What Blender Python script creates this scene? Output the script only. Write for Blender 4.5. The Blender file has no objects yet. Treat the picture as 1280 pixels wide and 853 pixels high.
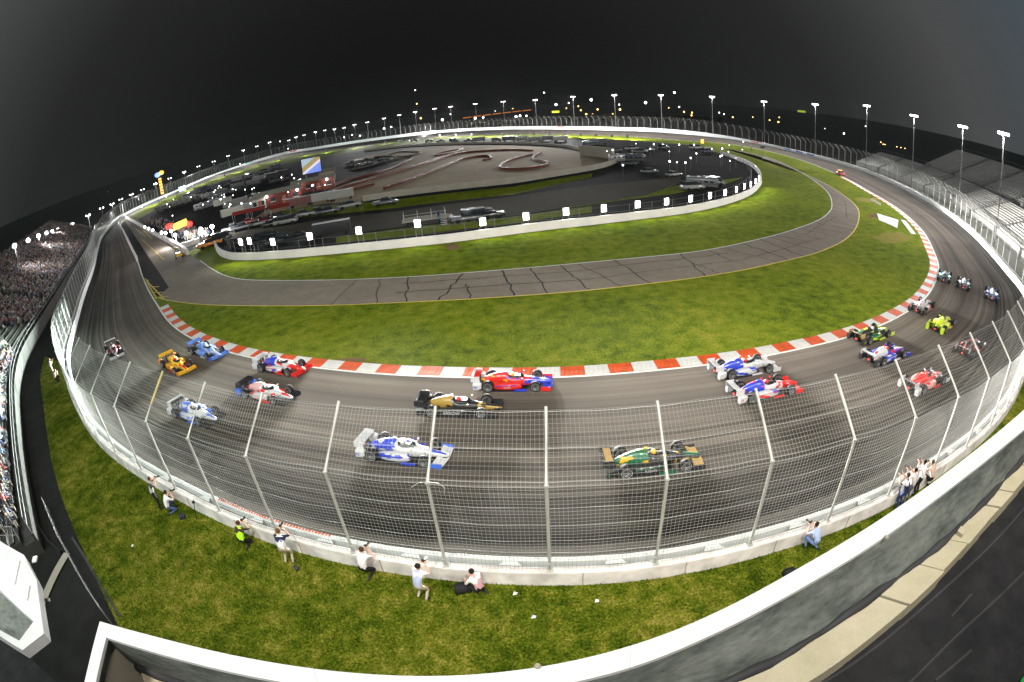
import bpy, bmesh, math, random
import numpy as np
from mathutils import Vector, Matrix
random.seed(7); rng = np.random.default_rng(7)
sc = bpy.context.scene
COL = sc.collection
R = math.radians

# ------------------------------------------------------------------ camera (diagonal fisheye on the roof)
CAMH, FPX, PITCH, ROLL = 17.0, 680.0, R(25.0), R(-4.5)
fwd = np.array([0, math.cos(PITCH), -math.sin(PITCH)])
up0 = np.array([0, math.sin(PITCH), math.cos(PITCH)])
rt0 = np.array([1.0, 0, 0])
rgt = math.cos(ROLL)*rt0 + math.sin(ROLL)*up0
upv = -math.sin(ROLL)*rt0 + math.cos(ROLL)*up0
cd = bpy.data.cameras.new('camera'); cam = bpy.data.objects.new('camera', cd); COL.objects.link(cam)
cd.type = 'PANO'
_pc = cd if hasattr(cd, 'panorama_type') else cd.cycles
_pc.panorama_type = 'FISHEYE_EQUISOLID'
_pc.fisheye_lens = FPX/1280*36.0
_pc.fisheye_fov = R(230)
cd.sensor_fit = 'HORIZONTAL'; cd.sensor_width = 36.0; cd.sensor_height = 36.0*682/1024
cd.clip_start = 0.05; cd.clip_end = 12000
m = Matrix.Identity(4)
for i in range(3):
    m[i][0] = rgt[i]; m[i][1] = upv[i]; m[i][2] = -fwd[i]
m[2][3] = CAMH
cam.matrix_world = m
sc.camera = cam

def ray(x, y):
    u, v = x-640, -(y-426.5); n = math.hypot(u, v)+1e-9; t = 2*math.asin(n/(2*FPX))
    return math.sin(t)*(u/n*rgt + v/n*upv) + math.cos(t)*fwd
def P(x, y, z=0.0):
    """point of the place at height z that the photograph shows at (x, y)"""
    d = ray(x, y); s = (z-CAMH)/d[2]
    return np.array([s*d[0], s*d[1], z])
def PD(x, y, dist):
    """point at horizontal distance dist in the direction of (x, y)"""
    d = ray(x, y); s = dist/math.hypot(d[0], d[1])
    return np.array([s*d[0], s*d[1], CAMH+s*d[2]])

# ------------------------------------------------------------------ night sky and exposure
sc.render.engine = 'CYCLES'
sc.cycles.use_denoising = True
sc.cycles.use_light_tree = True
sc.cycles.max_bounces = 4; sc.cycles.diffuse_bounces = 2; sc.cycles.glossy_bounces = 2
sc.cycles.sample_clamp_indirect = 4.0
sc.view_settings.view_transform = 'Standard'; sc.view_settings.look = 'None'
sc.view_settings.exposure = 0.0; sc.view_settings.gamma = 1.0
sc.view_settings.use_curve_mapping = False
W = bpy.data.worlds.new('World'); sc.world = W; W.use_nodes = True
wn = W.node_tree; wn.nodes.clear()
wo = wn.nodes.new('ShaderNodeOutputWorld'); wb = wn.nodes.new('ShaderNodeBackground')
tc = wn.nodes.new('ShaderNodeTexCoord')
dp = wn.nodes.new('ShaderNodeVectorMath'); dp.operation = 'DOT_PRODUCT'
dp.inputs[1].default_value = (-0.12, 0.929, -0.35)      # the sky is darkest beyond the far turn and glows overhead and behind, above the lit stands
rp = wn.nodes.new('ShaderNodeValToRGB')
els = rp.color_ramp.elements
els[0].position = 0.0; els[0].color = (0.075, 0.092, 0.102, 1)
els[1].position = 1.0; els[1].color = (0.0030, 0.0031, 0.0031, 1)
for p_, c_ in ((0.28, (.060, .082, .098)), (0.40, (.064, .070, .074)), (0.48, (.066, .067, .068)), (0.60, (.034, .035, .035)), (0.68, (.0185, .019, .019)), (0.76, (.0130, .0135, .0135)), (0.835, (.0075, .0078, .0078)), (0.90, (.0035, .0037, .0037))):
    e = els.new(p_); e.color = (*c_, 1)
wn.links.new(tc.outputs['Generated'], dp.inputs[0]); wn.links.new(dp.outputs['Value'], rp.inputs['Fac'])
wn.links.new(rp.outputs['Color'], wb.inputs['Color']); wb.inputs['Strength'].default_value = 1.0
wn.links.new(wb.outputs['Background'], wo.inputs['Surface'])

# ------------------------------------------------------------------ helpers
def mesh_data(name, v, f, mats=(), mi=None, uv=None, smooth=False, col=None):
    me = bpy.data.meshes.new(name)
    me.from_pydata([tuple(map(float, p)) for p in v], [], [tuple(int(i) for i in q) for q in f])
    for mm in mats: me.materials.append(mm)
    if mi is not None: me.polygons.foreach_set('material_index', np.asarray(mi, dtype=np.int32))
    if smooth: me.polygons.foreach_set('use_smooth', np.ones(len(me.polygons), dtype=bool))
    if uv is not None:
        ul = me.uv_layers.new(name='UVMap'); li = np.zeros(len(me.loops), dtype=np.int32)
        me.loops.foreach_get('vertex_index', li)
        ul.data.foreach_set('uv', np.asarray(uv, dtype=np.float32)[li].ravel())
    if col is not None:
        a = me.color_attributes.new('Col', 'FLOAT_COLOR', 'POINT')
        c = np.ones((len(v), 4), dtype=np.float32); c[:, :3] = col
        a.data.foreach_set('color', c.ravel())
    me.update()
    return me
def link(name, data, parent=None, loc=None, rot=None, label=None, cat=None, group=None, kind=None):
    o = bpy.data.objects.new(name, data); COL.objects.link(o)
    if parent is not None: o.parent = parent
    if loc is not None: o.location = tuple(map(float, loc))
    if rot is not None: o.rotation_euler = rot
    if label: o['label'] = label
    if cat: o['category'] = cat
    if group: o['group'] = group
    if kind: o['kind'] = kind
    return o
def obj(name, v, f, mat, parent=None, **k):
    mk = {q: k.pop(q) for q in ('mi', 'uv', 'smooth', 'col') if q in k}
    mats = mat if isinstance(mat, (list, tuple)) else [mat]
    return link(name, mesh_data(name, v, f, mats, **mk), parent, **k)
def copy_tree(o, parent=None):
    c = o.copy(); COL.objects.link(c); c.parent = parent
    for ch in list(o.children): copy_tree(ch, c)
    return c

class MB:
    """collects shapes into one mesh"""
    def __init__(s): s.v = []; s.f = []; s.m = []
    def add(s, v, f, mi=0):
        b = len(s.v); s.v += [tuple(map(float, p)) for p in v]; s.f += [tuple(int(i)+b for i in q) for q in f]; s.m += [mi]*len(f); return s
    def box(s, c, d, mi=0, rz=0.0, taper=1.0):
        x, y, z = d[0]/2, d[1]/2, d[2]/2; v = []
        for sz in (-1, 1):
            k = taper if sz > 0 else 1.0
            for sx, sy in ((-1, -1), (1, -1), (1, 1), (-1, 1)):
                px, py = sx*x*k, sy*y*k
                v.append((c[0]+px*math.cos(rz)-py*math.sin(rz), c[1]+px*math.sin(rz)+py*math.cos(rz), c[2]+sz*z))
        return s.add(v, [(0, 3, 2, 1), (4, 5, 6, 7), (0, 1, 5, 4), (1, 2, 6, 5), (2, 3, 7, 6), (3, 0, 4, 7)], mi)
    def tube(s, pts, r, n=6, mi=0, cap=True):
        pts = [np.array(p, float) for p in pts]; rs = r if hasattr(r, '__len__') else [r]*len(pts); rings = []
        for i, p in enumerate(pts):
            t = pts[min(i+1, len(pts)-1)]-pts[max(i-1, 0)]; t = t/(np.linalg.norm(t)+1e-12)
            a = np.cross(t, (0, 0, 1.0) if abs(t[2]) < 0.9 else (1.0, 0, 0)); a /= np.linalg.norm(a); b = np.cross(t, a)
            rings.append([p+rs[i]*(math.cos(2*math.pi*k/n)*a+math.sin(2*math.pi*k/n)*b) for k in range(n)])
        v = [q for rg in rings for q in rg]; f = []
        for i in range(len(pts)-1):
            for k in range(n): f.append((i*n+k, (i+1)*n+k, (i+1)*n+(k+1) % n, i*n+(k+1) % n))
        if cap: f += [tuple(range(n)), tuple((len(pts)-1)*n+k for k in reversed(range(n)))]
        return s.add(v, f, mi)
    def loft(s, secs, mi=0, cap=True, closed=True):
        n = len(secs[0]); v = [p for q in secs for p in q]; f = []; kk = n if closed else n-1
        for i in range(len(secs)-1):
            for k in range(kk): f.append((i*n+k, i*n+(k+1) % n, (i+1)*n+(k+1) % n, (i+1)*n+k))
        if cap and closed: f += [tuple(reversed(range(n))), tuple((len(secs)-1)*n+k for k in range(n))]
        return s.add(v, f, mi)
    def ball(s, c, r, n=8, m=6, mi=0):
        r = r if hasattr(r, '__len__') else (r, r, r); v = [(c[0], c[1], c[2]-r[2])]; f = []
        for i in range(1, m):
            a = -math.pi/2+math.pi*i/m
            for k in range(n):
                b = 2*math.pi*k/n; v.append((c[0]+r[0]*math.cos(a)*math.cos(b), c[1]+r[1]*math.cos(a)*math.sin(b), c[2]+r[2]*math.sin(a)))
        v.append((c[0], c[1], c[2]+r[2])); L = len(v)-1
        for k in range(n):
            f.append((0, 1+(k+1) % n, 1+k)); f.append((L, L-n+k, L-n+(k+1) % n))
            for i in range(m-2): a0 = 1+i*n; f.append((a0+k, a0+(k+1) % n, a0+n+(k+1) % n, a0+n+k))
        return s.add(v, f, mi)
    def data(s, name, mats, smooth=False):
        return mesh_data(name, s.v, s.f, mats if isinstance(mats, (list, tuple)) else [mats], mi=s.m, smooth=smooth)
    def build(s, name, mats, parent=None, smooth=False, **k):
        return link(name, s.data(name, mats, smooth), parent, **k)

def crom(pts, n, closed=False):
    p = np.array(pts, float); N = len(p); out = []
    ix = (lambda i: i % N) if closed else (lambda i: min(max(i, 0), N-1))
    for i in range(N if closed else N-1):
        a, b, c, d = p[ix(i-1)], p[ix(i)], p[ix(i+1)], p[ix(i+2)]
        for t in np.linspace(0, 1, n, endpoint=False):
            out.append(.5*(2*b+(c-a)*t+(2*a-5*b+4*c-d)*t*t+(3*b-a-3*c+d)*t**3))
    if not closed: out.append(p[-1])
    return np.array(out)
def resample(p, step, closed=False):
    p = np.asarray(p, float)
    if closed: p = np.vstack([p, p[:1]])
    s = np.concatenate([[0], np.cumsum(np.linalg.norm(np.diff(p, axis=0), axis=1))]); n = max(2, int(round(s[-1]/step))+1)
    q = np.linspace(0, s[-1], n); o = np.stack([np.interp(q, s, p[:, k]) for k in range(p.shape[1])], 1)
    return o[:-1] if closed else o
def smooth_line(p, it=3, closed=False):
    p = np.array(p, float)
    for _ in range(it):
        if closed: p = .25*np.roll(p, 1, 0)+.5*p+.25*np.roll(p, -1, 0)
        else: p[1:-1] = .25*p[:-2]+.5*p[1:-1]+.25*p[2:]
    return p
def normals2(p, closed=False):
    t = (np.roll(p, -1, 0)-np.roll(p, 1, 0)) if closed else np.gradient(p, axis=0)
    n = np.stack([t[:, 1], -t[:, 0]], 1); n /= np.linalg.norm(n, axis=1)[:, None]+1e-12
    return n
def pxline(pts, z=0.0, step=None, n=8, sm=2):
    w = crom([P(a, b, z) for a, b in pts], n)
    if step: w = resample(w, step)
    return smooth_line(w, sm)
def strip(a, b, closed=False):
    n = len(a); v = np.vstack([a, b]); f = []
    for i in range(n if closed else n-1):
        j = (i+1) % n; f.append((i, j, n+j, n+i))
    return v, f
def ribbon(line, w, z=None, closed=False):
    line = np.asarray(line, float); nn = normals2(line[:, :2], closed); a = line.copy(); b = line.copy()
    a[:, :2] -= nn*w/2; b[:, :2] += nn*w/2
    if z is not None: a[:, 2] = z; b[:, 2] = z
    return strip(b, a, closed)
def poly(name, pts, z, mat, **k):
    """flat sheet with the given outline, triangulated"""
    bm = bmesh.new(); vs = [bm.verts.new((p[0], p[1], p[2] if z is None else z)) for p in pts]
    fc = bm.faces.new(vs)
    if fc.normal.z < 0 or True:
        bm.normal_update()
        if fc.normal.z < 0: fc.normal_flip()
    bmesh.ops.triangulate(bm, faces=bm.faces[:])
    me = bpy.data.meshes.new(name); bm.to_mesh(me); bm.free(); me.materials.append(mat)
    return link(name, me, **k)

# ------------------------------------------------------------------ materials
def _nt(name):
    mt = bpy.data.materials.new(name); mt.use_nodes = True; nt = mt.node_tree
    return mt, nt, nt.nodes['Principled BSDF']
def C4(c): return (c[0], c[1], c[2], 1.0)
def plain(name, c, rough=0.6, metal=0.0, var=0.12, scale=3.0, coat=0.0):
    """one colour with a little uneven wear"""
    mt, nt, b = _nt(name); N = nt.nodes.new; Lk = nt.links.new
    tcn = N('ShaderNodeTexCoord'); nz = N('ShaderNodeTexNoise'); nz.inputs['Scale'].default_value = scale; nz.inputs['Detail'].default_value = 4
    mr = N('ShaderNodeMapRange'); mr.inputs[1].default_value = .3; mr.inputs[2].default_value = .7; mr.inputs[3].default_value = 1-var; mr.inputs[4].default_value = 1+var*.5
    hs = N('ShaderNodeHueSaturation'); hs.inputs['Color'].default_value = C4(c)
    Lk(tcn.outputs['Object'], nz.inputs['Vector']); Lk(nz.outputs['Fac'], mr.inputs[0]); Lk(mr.outputs[0], hs.inputs['Value']); Lk(hs.outputs['Color'], b.inputs['Base Color'])
    b.inputs['Roughness'].default_value = rough; b.inputs['Metallic'].default_value = metal
    if not coat and not metal: b.inputs['Specular IOR Level'].default_value = .15
    if coat: b.inputs['Coat Weight'].default_value = coat; b.inputs['Coat Roughness'].default_value = 0.08
    return mt
def noisy(name, stops, scales=(0.15, 1.2, 9.0), weights=(.45, .35, .2), rough=0.9, bump=0.0, bscale=12.0, uv=False, stretch=(1, 1, 1)):
    """layered noise through a colour ramp"""
    mt, nt, b = _nt(name); N = nt.nodes.new; Lk = nt.links.new
    tcn = N('ShaderNodeTexCoord'); src = tcn.outputs['UV' if uv else 'Object']
    mp = N('ShaderNodeMapping'); mp.inputs['Scale'].default_value = stretch; Lk(src, mp.inputs['Vector']); acc = None
    for s_, w_ in zip(scales, weights):
        nz = N('ShaderNodeTexNoise'); nz.inputs['Scale'].default_value = s_; nz.inputs['Detail'].default_value = 5; nz.inputs['Roughness'].default_value = .6
        Lk(mp.outputs[0], nz.inputs['Vector'])
        ml = N('ShaderNodeMath'); ml.operation = 'MULTIPLY_ADD'; ml.inputs[1].default_value = w_
        Lk(nz.outputs['Fac'], ml.inputs[0])
        if acc is None: ml.inputs[2].default_value = 0.0
        else: Lk(acc, ml.inputs[2])
        acc = ml.outputs[0]
    rm = N('ShaderNodeValToRGB'); el = rm.color_ramp.elements
    el[0].position = stops[0][0]; el[0].color = C4(stops[0][1]); el[1].position = stops[-1][0]; el[1].color = C4(stops[-1][1])
    for p_, c_ in stops[1:-1]: el.new(p_).color = C4(c_)
    Lk(acc, rm.inputs['Fac']); Lk(rm.outputs['Color'], b.inputs['Base Color']); b.inputs['Roughness'].default_value = rough
    b.inputs['Specular IOR Level'].default_value = 0.02
    if bump:
        nz = N('ShaderNodeTexNoise'); nz.inputs['Scale'].default_value = bscale; nz.inputs['Detail'].default_value = 6; Lk(mp.outputs[0], nz.inputs['Vector'])
        bp = N('ShaderNodeBump'); bp.inputs['Strength'].default_value = bump; bp.inputs['Distance'].default_value = .1
        Lk(nz.outputs['Fac'], bp.inputs['Height']); Lk(bp.outputs[0], b.inputs['Normal'])
    return mt
def glow(name, c, s):
    mt, nt, b = _nt(name); b.inputs['Base Color'].default_value = C4(c); b.inputs['Emission Color'].default_value = C4(c); b.inputs['Emission Strength'].default_value = s
    mt.cycles.emission_sampling = 'NONE'
    return mt
_pm = {}
def paint(c, rough=.35, coat=.6):
    k = (tuple(round(q, 3) for q in c), rough, coat)
    if k not in _pm: _pm[k] = plain('paint_%d' % len(_pm), c, rough, 0, .06, 2.0, coat)
    return _pm[k]

def livery(c1, c2, c3, seed=0.0):
    """race paint broken up by hard-edged blocks of two accent colours"""
    k = ('L', tuple(c1), tuple(c2), tuple(c3), seed)
    if k in _pm: return _pm[k]
    mt, nt, b = _nt('livery_%d' % len(_pm)); N = nt.nodes.new; Lk = nt.links.new
    tcn = N('ShaderNodeTexCoord'); mp = N('ShaderNodeMapping'); mp.inputs['Scale'].default_value = (2.6, 4.5, 6.5); mp.inputs['Location'].default_value = (seed*3.1, seed*1.7, seed); mp.inputs['Rotation'].default_value = (0, .35, 0); Lk(tcn.outputs['Object'], mp.inputs['Vector'])
    vo = N('ShaderNodeTexVoronoi'); vo.distance = 'CHEBYCHEV'; vo.inputs['Scale'].default_value = 1.0; Lk(mp.outputs[0], vo.inputs['Vector'])
    sx = N('ShaderNodeSeparateColor'); Lk(vo.outputs['Color'], sx.inputs[0]); rm = N('ShaderNodeValToRGB'); rm.color_ramp.interpolation = 'CONSTANT'; el = rm.color_ramp.elements
    el[0].position = 0; el[0].color = C4(c1); el[1].position = .70; el[1].color = C4(c2); el.new(.86).color = C4(c3); Lk(sx.outputs[0], rm.inputs['Fac']); Lk(rm.outputs['Color'], b.inputs['Base Color'])
    b.inputs['Roughness'].default_value = .35; b.inputs['Coat Weight'].default_value = .5; b.inputs['Coat Roughness'].default_value = .1
    _pm[k] = mt; return mt

# vertex coloured cloth and skin for crowds
def vcol_mat(name):
    mt, nt, b = _nt(name); a = nt.nodes.new('ShaderNodeVertexColor'); a.layer_name = 'Col'
    nt.links.new(a.outputs['Color'], b.inputs['Base Color']); b.inputs['Roughness'].default_value = .85
    return mt

# racing surface: rubbered groove and marbles run along the track (UV: x across, y along in metres)
def track_mat():
    mt, nt, b = _nt('track_asphalt'); N = nt.nodes.new; Lk = nt.links.new
    uv = N('ShaderNodeTexCoord'); sx = N('ShaderNodeSeparateXYZ'); Lk(uv.outputs['UV'], sx.inputs[0])
    base = N('ShaderNodeValToRGB'); el = base.color_ramp.elements
    el[0].position = 0; el[0].color = (.116, .098, .080, 1); el[1].position = 1; el[1].color = (.036, .033, .029, 1)
    for p_, c_ in ((.12, (.108, .090, .073)), (.30, (.072, .060, .050)), (.48, (.082, .068, .056)), (.62, (.050, .043, .036)), (.8, (.040, .036, .031))): el.new(p_).color = C4(c_)
    Lk(sx.outputs['X'], base.inputs['Fac'])
    def streak(sc_x, sc_y, lo, hi, o0, o1, detail=3):
        mp = N('ShaderNodeMapping'); mp.inputs['Scale'].default_value = (sc_x, sc_y, 1); Lk(uv.outputs['UV'], mp.inputs['Vector'])
        nz = N('ShaderNodeTexNoise'); nz.inputs['Scale'].default_value = 1; nz.inputs['Detail'].default_value = detail; Lk(mp.outputs[0], nz.inputs['Vector'])
        mr = N('ShaderNodeMapRange'); mr.inputs[1].default_value = lo; mr.inputs[2].default_value = hi; mr.inputs[3].default_value = o0; mr.inputs[4].default_value = o1
        Lk(nz.outputs['Fac'], mr.inputs[0]); return mr.outputs[0]
    a = streak(40, .016, .37, .63, .38, 1.85, 4); c = streak(14, .012, .3, .7, .75, 1.25); d = streak(3.0, .14, .3, .7, .85, 1.15)
    # streaks strongest on the outer half of the turn
    w = N('ShaderNodeMapRange'); w.inputs[1].default_value = .35; w.inputs[2].default_value = .75; w.inputs[3].default_value = .25; w.inputs[4].default_value = 1.0; Lk(sx.outputs['X'], w.inputs[0])
    m0 = N('ShaderNodeMix'); m0.data_type = 'FLOAT'; m0.inputs[2].default_value = 1.0; Lk(w.outputs[0], m0.inputs[0]); Lk(a, m0.inputs[3])
    m1 = N('ShaderNodeMath'); m1.operation = 'MULTIPLY'; Lk(m0.outputs[0], m1.inputs[0]); Lk(c, m1.inputs[1])
    m2 = N('ShaderNodeMath'); m2.operation = 'MULTIPLY'; Lk(m1.outputs[0], m2.inputs[0]); Lk(d, m2.inputs[1])
    gr = N('ShaderNodeTexNoise'); gr.inputs['Scale'].default_value = 40; gr.inputs['Detail'].default_value = 2; oc = N('ShaderNodeTexCoord'); Lk(oc.outputs['Object'], gr.inputs['Vector'])
    g2 = N('ShaderNodeMapRange'); g2.inputs[3].default_value = .88; g2.inputs[4].default_value = 1.12; Lk(gr.outputs['Fac'], g2.inputs[0])
    m3 = N('ShaderNodeMath'); m3.operation = 'MULTIPLY'; Lk(m2.outputs[0], m3.inputs[0]); Lk(g2.outputs[0], m3.inputs[1])
    hs = N('ShaderNodeHueSaturation'); Lk(base.outputs['Color'], hs.inputs['Color']); Lk(m3.outputs[0], hs.inputs['Value']); Lk(hs.outputs['Color'], b.inputs['Base Color'])
    b.inputs['Roughness'].default_value = .95; b.inputs['Specular IOR Level'].default_value = .06
    return mt

M = dict(
 ground=noisy('dark_ground', [(.3, (.05, .055, .045)), (.7, (.11, .11, .095))], rough=1),
 grass=noisy('infield_turf', [(.37, (.034, .054, .002)), (.45, (.080, .116, .004)), (.50, (.120, .156, .006)), (.55, (.160, .182, .010)), (.64, (.25, .22, .032))], scales=(.09, .8, 5.0), weights=(.26, .38, .36), bump=.3, bscale=6),
 grass_out=noisy('outer_turf', [(.37, (.014, .028, .002)), (.45, (.046, .072, .004)), (.50, (.086, .110, .007)), (.55, (.142, .148, .016)), (.64, (.30, .24, .06))], scales=(.30, 1.5, 11.0), weights=(.26, .34, .40), bump=.8, bscale=7),
 track=track_mat(),
 road=noisy('old_concrete_road', [(.3, (.150, .124, .100)), (.5, (.205, .172, .140)), (.7, (.27, .23, .19))], scales=(.12, .8, 14), rough=.85, bump=.1),
 pit=noisy('pit_asphalt', [(.3, (.075, .072, .062)), (.7, (.130, .122, .104))], scales=(.1, .6, 10), rough=.85),
 asphalt=noisy('dark_asphalt', [(.3, (.010, .010, .010)), (.7, (.026, .026, .024))], scales=(.2, 1.1, 12), rough=.9),
 dirtroad=noisy('infield_road', [(.3, (.045, .041, .034)), (.7, (.085, .078, .064))], scales=(.06, .4, 6), rough=.95),
 kart=noisy('kart_asphalt', [(.3, (.17, .125, .070)), (.5, (.24, .18, .105)), (.7, (.32, .245, .15))], scales=(.04, .25, 3), rough=.95),
 white=plain('white_wall_paint', (.72, .67, .64), .6, 0, .34, 1.3),
 white2=plain('white_trim', (.60, .60, .61), .5, 0, .16, 1.1),
 line=plain('line_paint', (.72, .71, .67), .6, 0, .2, 2.0),
 yline=plain('yellow_line_paint', (.55, .42, .05), .6, 0, .25, 1.5),
 kred=plain('kerb_red', (.60, .085, .018), .5, 0, .22, 1.6),
 kwhite=plain('kerb_white', (.62, .60, .57), .5, 0, .12, 1.6),
 steel=plain('galvanised_steel', (.42, .42, .39), .5, .3, .12, 2.0),
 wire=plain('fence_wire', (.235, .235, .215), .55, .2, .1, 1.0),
 cable=plain('fence_cable', (.24, .24, .23), .45, .4, .1, 1.0),
 rust=plain('yellowed_steel', (.45, .36, .14), .6, .2, .2, 2.0),
 foam=plain('barrier_foam', (.12, .12, .125), .9, 0, .3, 1.5),
 safer=plain('barrier_paint', (.62, .64, .63), .4, 0, .08, .7),
 conc=noisy('pale_concrete', [(.3, (.24, .22, .18)), (.7, (.36, .33, .27))], scales=(.4, 2, 14), rough=.9),
 tan=noisy('tan_concrete_block', [(.28, (.27, .25, .165)), (.5, (.36, .325, .235)), (.72, (.44, .39, .30))], scales=(.5, 2.2, 22), rough=.9, bump=.25, bscale=30),
 membrane=noisy('roof_membrane', [(.36, (.050, .056, .052)), (.46, (.100, .112, .104)), (.54, (.150, .162, .150)), (.66, (.21, .22, .20))], scales=(.6, 2.2, 9), weights=(.4, .35, .25), rough=.55, bump=.3, bscale=3, stretch=(.6, 1.4, 1.4)),
 seam=plain('roof_seam_felt', (.034, .034, .036), .6, 0, .3, 2.0),
 infwall=plain('infield_wall_paint', (.84, .78, .75), .6, 0, .1, .5),
 wire_shaded=plain('shaded_fence_wire', (.075, .075, .07), .6, .2, .1, 1.0),  # same fence wire in a darker colour, shade of the unlit panels painted in
 roof=noisy('black_roof_felt', [(.3, (.010, .010, .011)), (.7, (.028, .028, .030))], scales=(.5, 2, 9), rough=.6),
 crack=plain('tar_seal', (.012, .012, .012), .7),
 seat=noisy('stand_bench', [(.3, (.06, .06, .058)), (.7, (.11, .11, .105))], scales=(.2, 1.5, 8), rough=.7),
 bench=noisy('bleacher_aluminium', [(.3, (.24, .235, .22)), (.7, (.36, .355, .335))], scales=(.2, 1.5, 8), rough=.6),
 standc=noisy('stand_concrete', [(.3, (.035, .035, .033)), (.7, (.07, .068, .064))], scales=(.3, 1.5, 8), rough=.9),
 dark=plain('black_metal', (.02, .02, .022), .5),
 pole=plain('pole_galv', (.16, .16, .16), .6, .1),
 lamp=glow('floodlight_lens', (1.0, .98, 1.0), 14.0),
 lamp_far=glow('floodlight_lens_far', (1.0, .97, 1.0), 9.0),
 rubber=plain('tyre_rubber', (.016, .016, .017), .75),
 rim=plain('wheel_metal', (.16, .16, .17), .35, .6),
 carbon=plain('carbon_black', (.018, .018, .020), .35, 0, .1, 3, .3),
 glass=plain('dark_glass', (.02, .025, .03), .08, 0, .05),
 skin=plain('skin', (.50, .30, .21), .6), hair=plain('dark_hair', (.035, .022, .014), .7),
 redbar=plain('red_plastic_barrier', (.11, .017, .009), .6, 0, .3, .4),
 greybar=plain('grey_tyre_barrier', (.10, .095, .085), .8, 0, .3, .4),
 vcol=vcol_mat('crowd_clothing'),
)
BOX_W, POLE_W, POLE_FAR, STAND_W, BACK_W, SPILL_W, KART_W, FARBOX_W = 850000, 50000, 45000, 26000, 72000, 900, 750000, 40000
HAZE = .00003
# ------------------------------------------------------------------ the oval: inner edge, outer wall
IN = [(400,190.5),(349,199),(274,222),(227,241),(180,261),(160,272),(151,281),(160,302),(172,327),(177,343),(185,362),(197,382),(211,403),(234.5,421),(265,434),(299,444.6),(350,454),(385,459),(430,464),(480,468.5),(556,471.6),(640,473),(720,472),(790,466),(892,456),(950,447),(1020,432),(1050,425),(1100,408),(1140,386.5),(1158,372),(1169.5,352),(1174,334),(1166,311.5),(1152.5,287.7),(1122,260.5),(1088,240),(1054,221.5),(1003,201),(952,187.5),(901,179),(850,175.6),(770,170),(700,168.5),(640,168.5),(560,171),(480,179)]
WT = [(400,183,3.65),(348.75,192,3.6),(273.75,215.6,2.1),(227,235,1.25),(180,255,1.0),(155,267.5,.95),(146,273.6,.95),(127.5,294,.95),(117,331,.95),(105,362,1.0),(92,406,1.05),(84,437,1.1),(86.7,460.5,1.3),(97,491,1.55),(112,518,1.75),(132.6,542,1.9),(165,567,1.95),(211,592,1.95),(261,618,1.95),(300,634.7,1.95),(334.7,648.4,1.95),(398,667,1.95),(484,682,1.95),(545,691,1.95),(640,696,1.95),(683,697,1.95),(829,690.5,1.95),(960,657.7,1.95),(1034,637.7,1.95),(1107.5,606.8,1.95),(1159,576,1.95),(1224,531,1.85),(1263,485,1.7),(1277,450,1.55),(1292,405,1.35),(1280,358,1.1),(1263.7,339.4,1.05),(1236,307.8,1.0),(1209,282,1.0),(1175,257,1.0),(1124.4,229.7,1.0),(1082,211.7,1.05),(1040,199,1.05),(960,180,1.2),(885.6,166.6,2.9),(827,161,3.5),(768.7,159,3.4),(699.7,158,3.45),(620,159,3.6),(550,163,3.85),(480.6,171,3.75)]
I = smooth_line(resample(crom([P(a, b, 0) for a, b in IN], 14, True), 1.5, True), 6, True)
O = smooth_line(resample(crom([P(a, b, z) for a, b, z in WT], 14, True), 1.5, True), 6, True)
CEN = np.array([-25.0, 175.0])
def polar(c):
    d = c[:, :2]-CEN; return np.arctan2(d[:, 1], d[:, 0]), np.linalg.norm(d, axis=1)
_a, _r = polar(O); _o = np.argsort(_a)
_A = np.concatenate([_a[_o]-2*math.pi, _a[_o], _a[_o]+2*math.pi]); _Rr = np.tile(_r[_o], 3); _Z = np.tile(O[_o, 2], 3)
ai, ri = polar(I); NI = len(I)
oi = np.argsort(ai)
_Ai = np.concatenate([ai[oi]-2*math.pi, ai[oi], ai[oi]+2*math.pi]); _Ri = np.tile(ri[oi], 3)
def wall_h(zo):            # the far wall stands taller
    return 1.0+.9*min(1.0, max(0.0, (zo-.55)/.9))
def wall_at(a):
    z = float(np.interp(a, _A, _Z)); h = 1.0+.9*min(1.0, max(0.0, (z-2.05)/1.2)); return float(np.interp(a, _A, _Rr)), z-h
OUT = np.array([[CEN[0]+wall_at(a)[0]*math.cos(a), CEN[1]+wall_at(a)[0]*math.sin(a), max(0.0, wall_at(a)[1])] for a in ai])   # foot of the wall, track side
def track_z(x, y):
    a = math.atan2(y-CEN[1], x-CEN[0]); r = math.hypot(x-CEN[0], y-CEN[1]); r0 = float(np.interp(a, _Ai, _Ri)); r1, zo = wall_at(a)
    u = (r-r0)/max(1e-6, r1-r0); return max(0.0, min(1.0, u))*max(0.0, zo), u
def on_track(x, y, h=0.4):
    z = 0.3
    for _ in range(8): p = P(x, y, z+h); z = track_z(p[0], p[1])[0]
    return p[0], p[1], z
s_along = np.concatenate([[0], np.cumsum(np.linalg.norm(np.diff(I, axis=0), axis=1))])

# ground to the horizon
g = 6000.0
gv = [(-g, -g, -.35), (g, -g, -.35), (g, g, -.35), (-g, g, -.35)]
obj('ground', gv, [(0, 1, 2, 3)], M['ground'], kind='structure')
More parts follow.
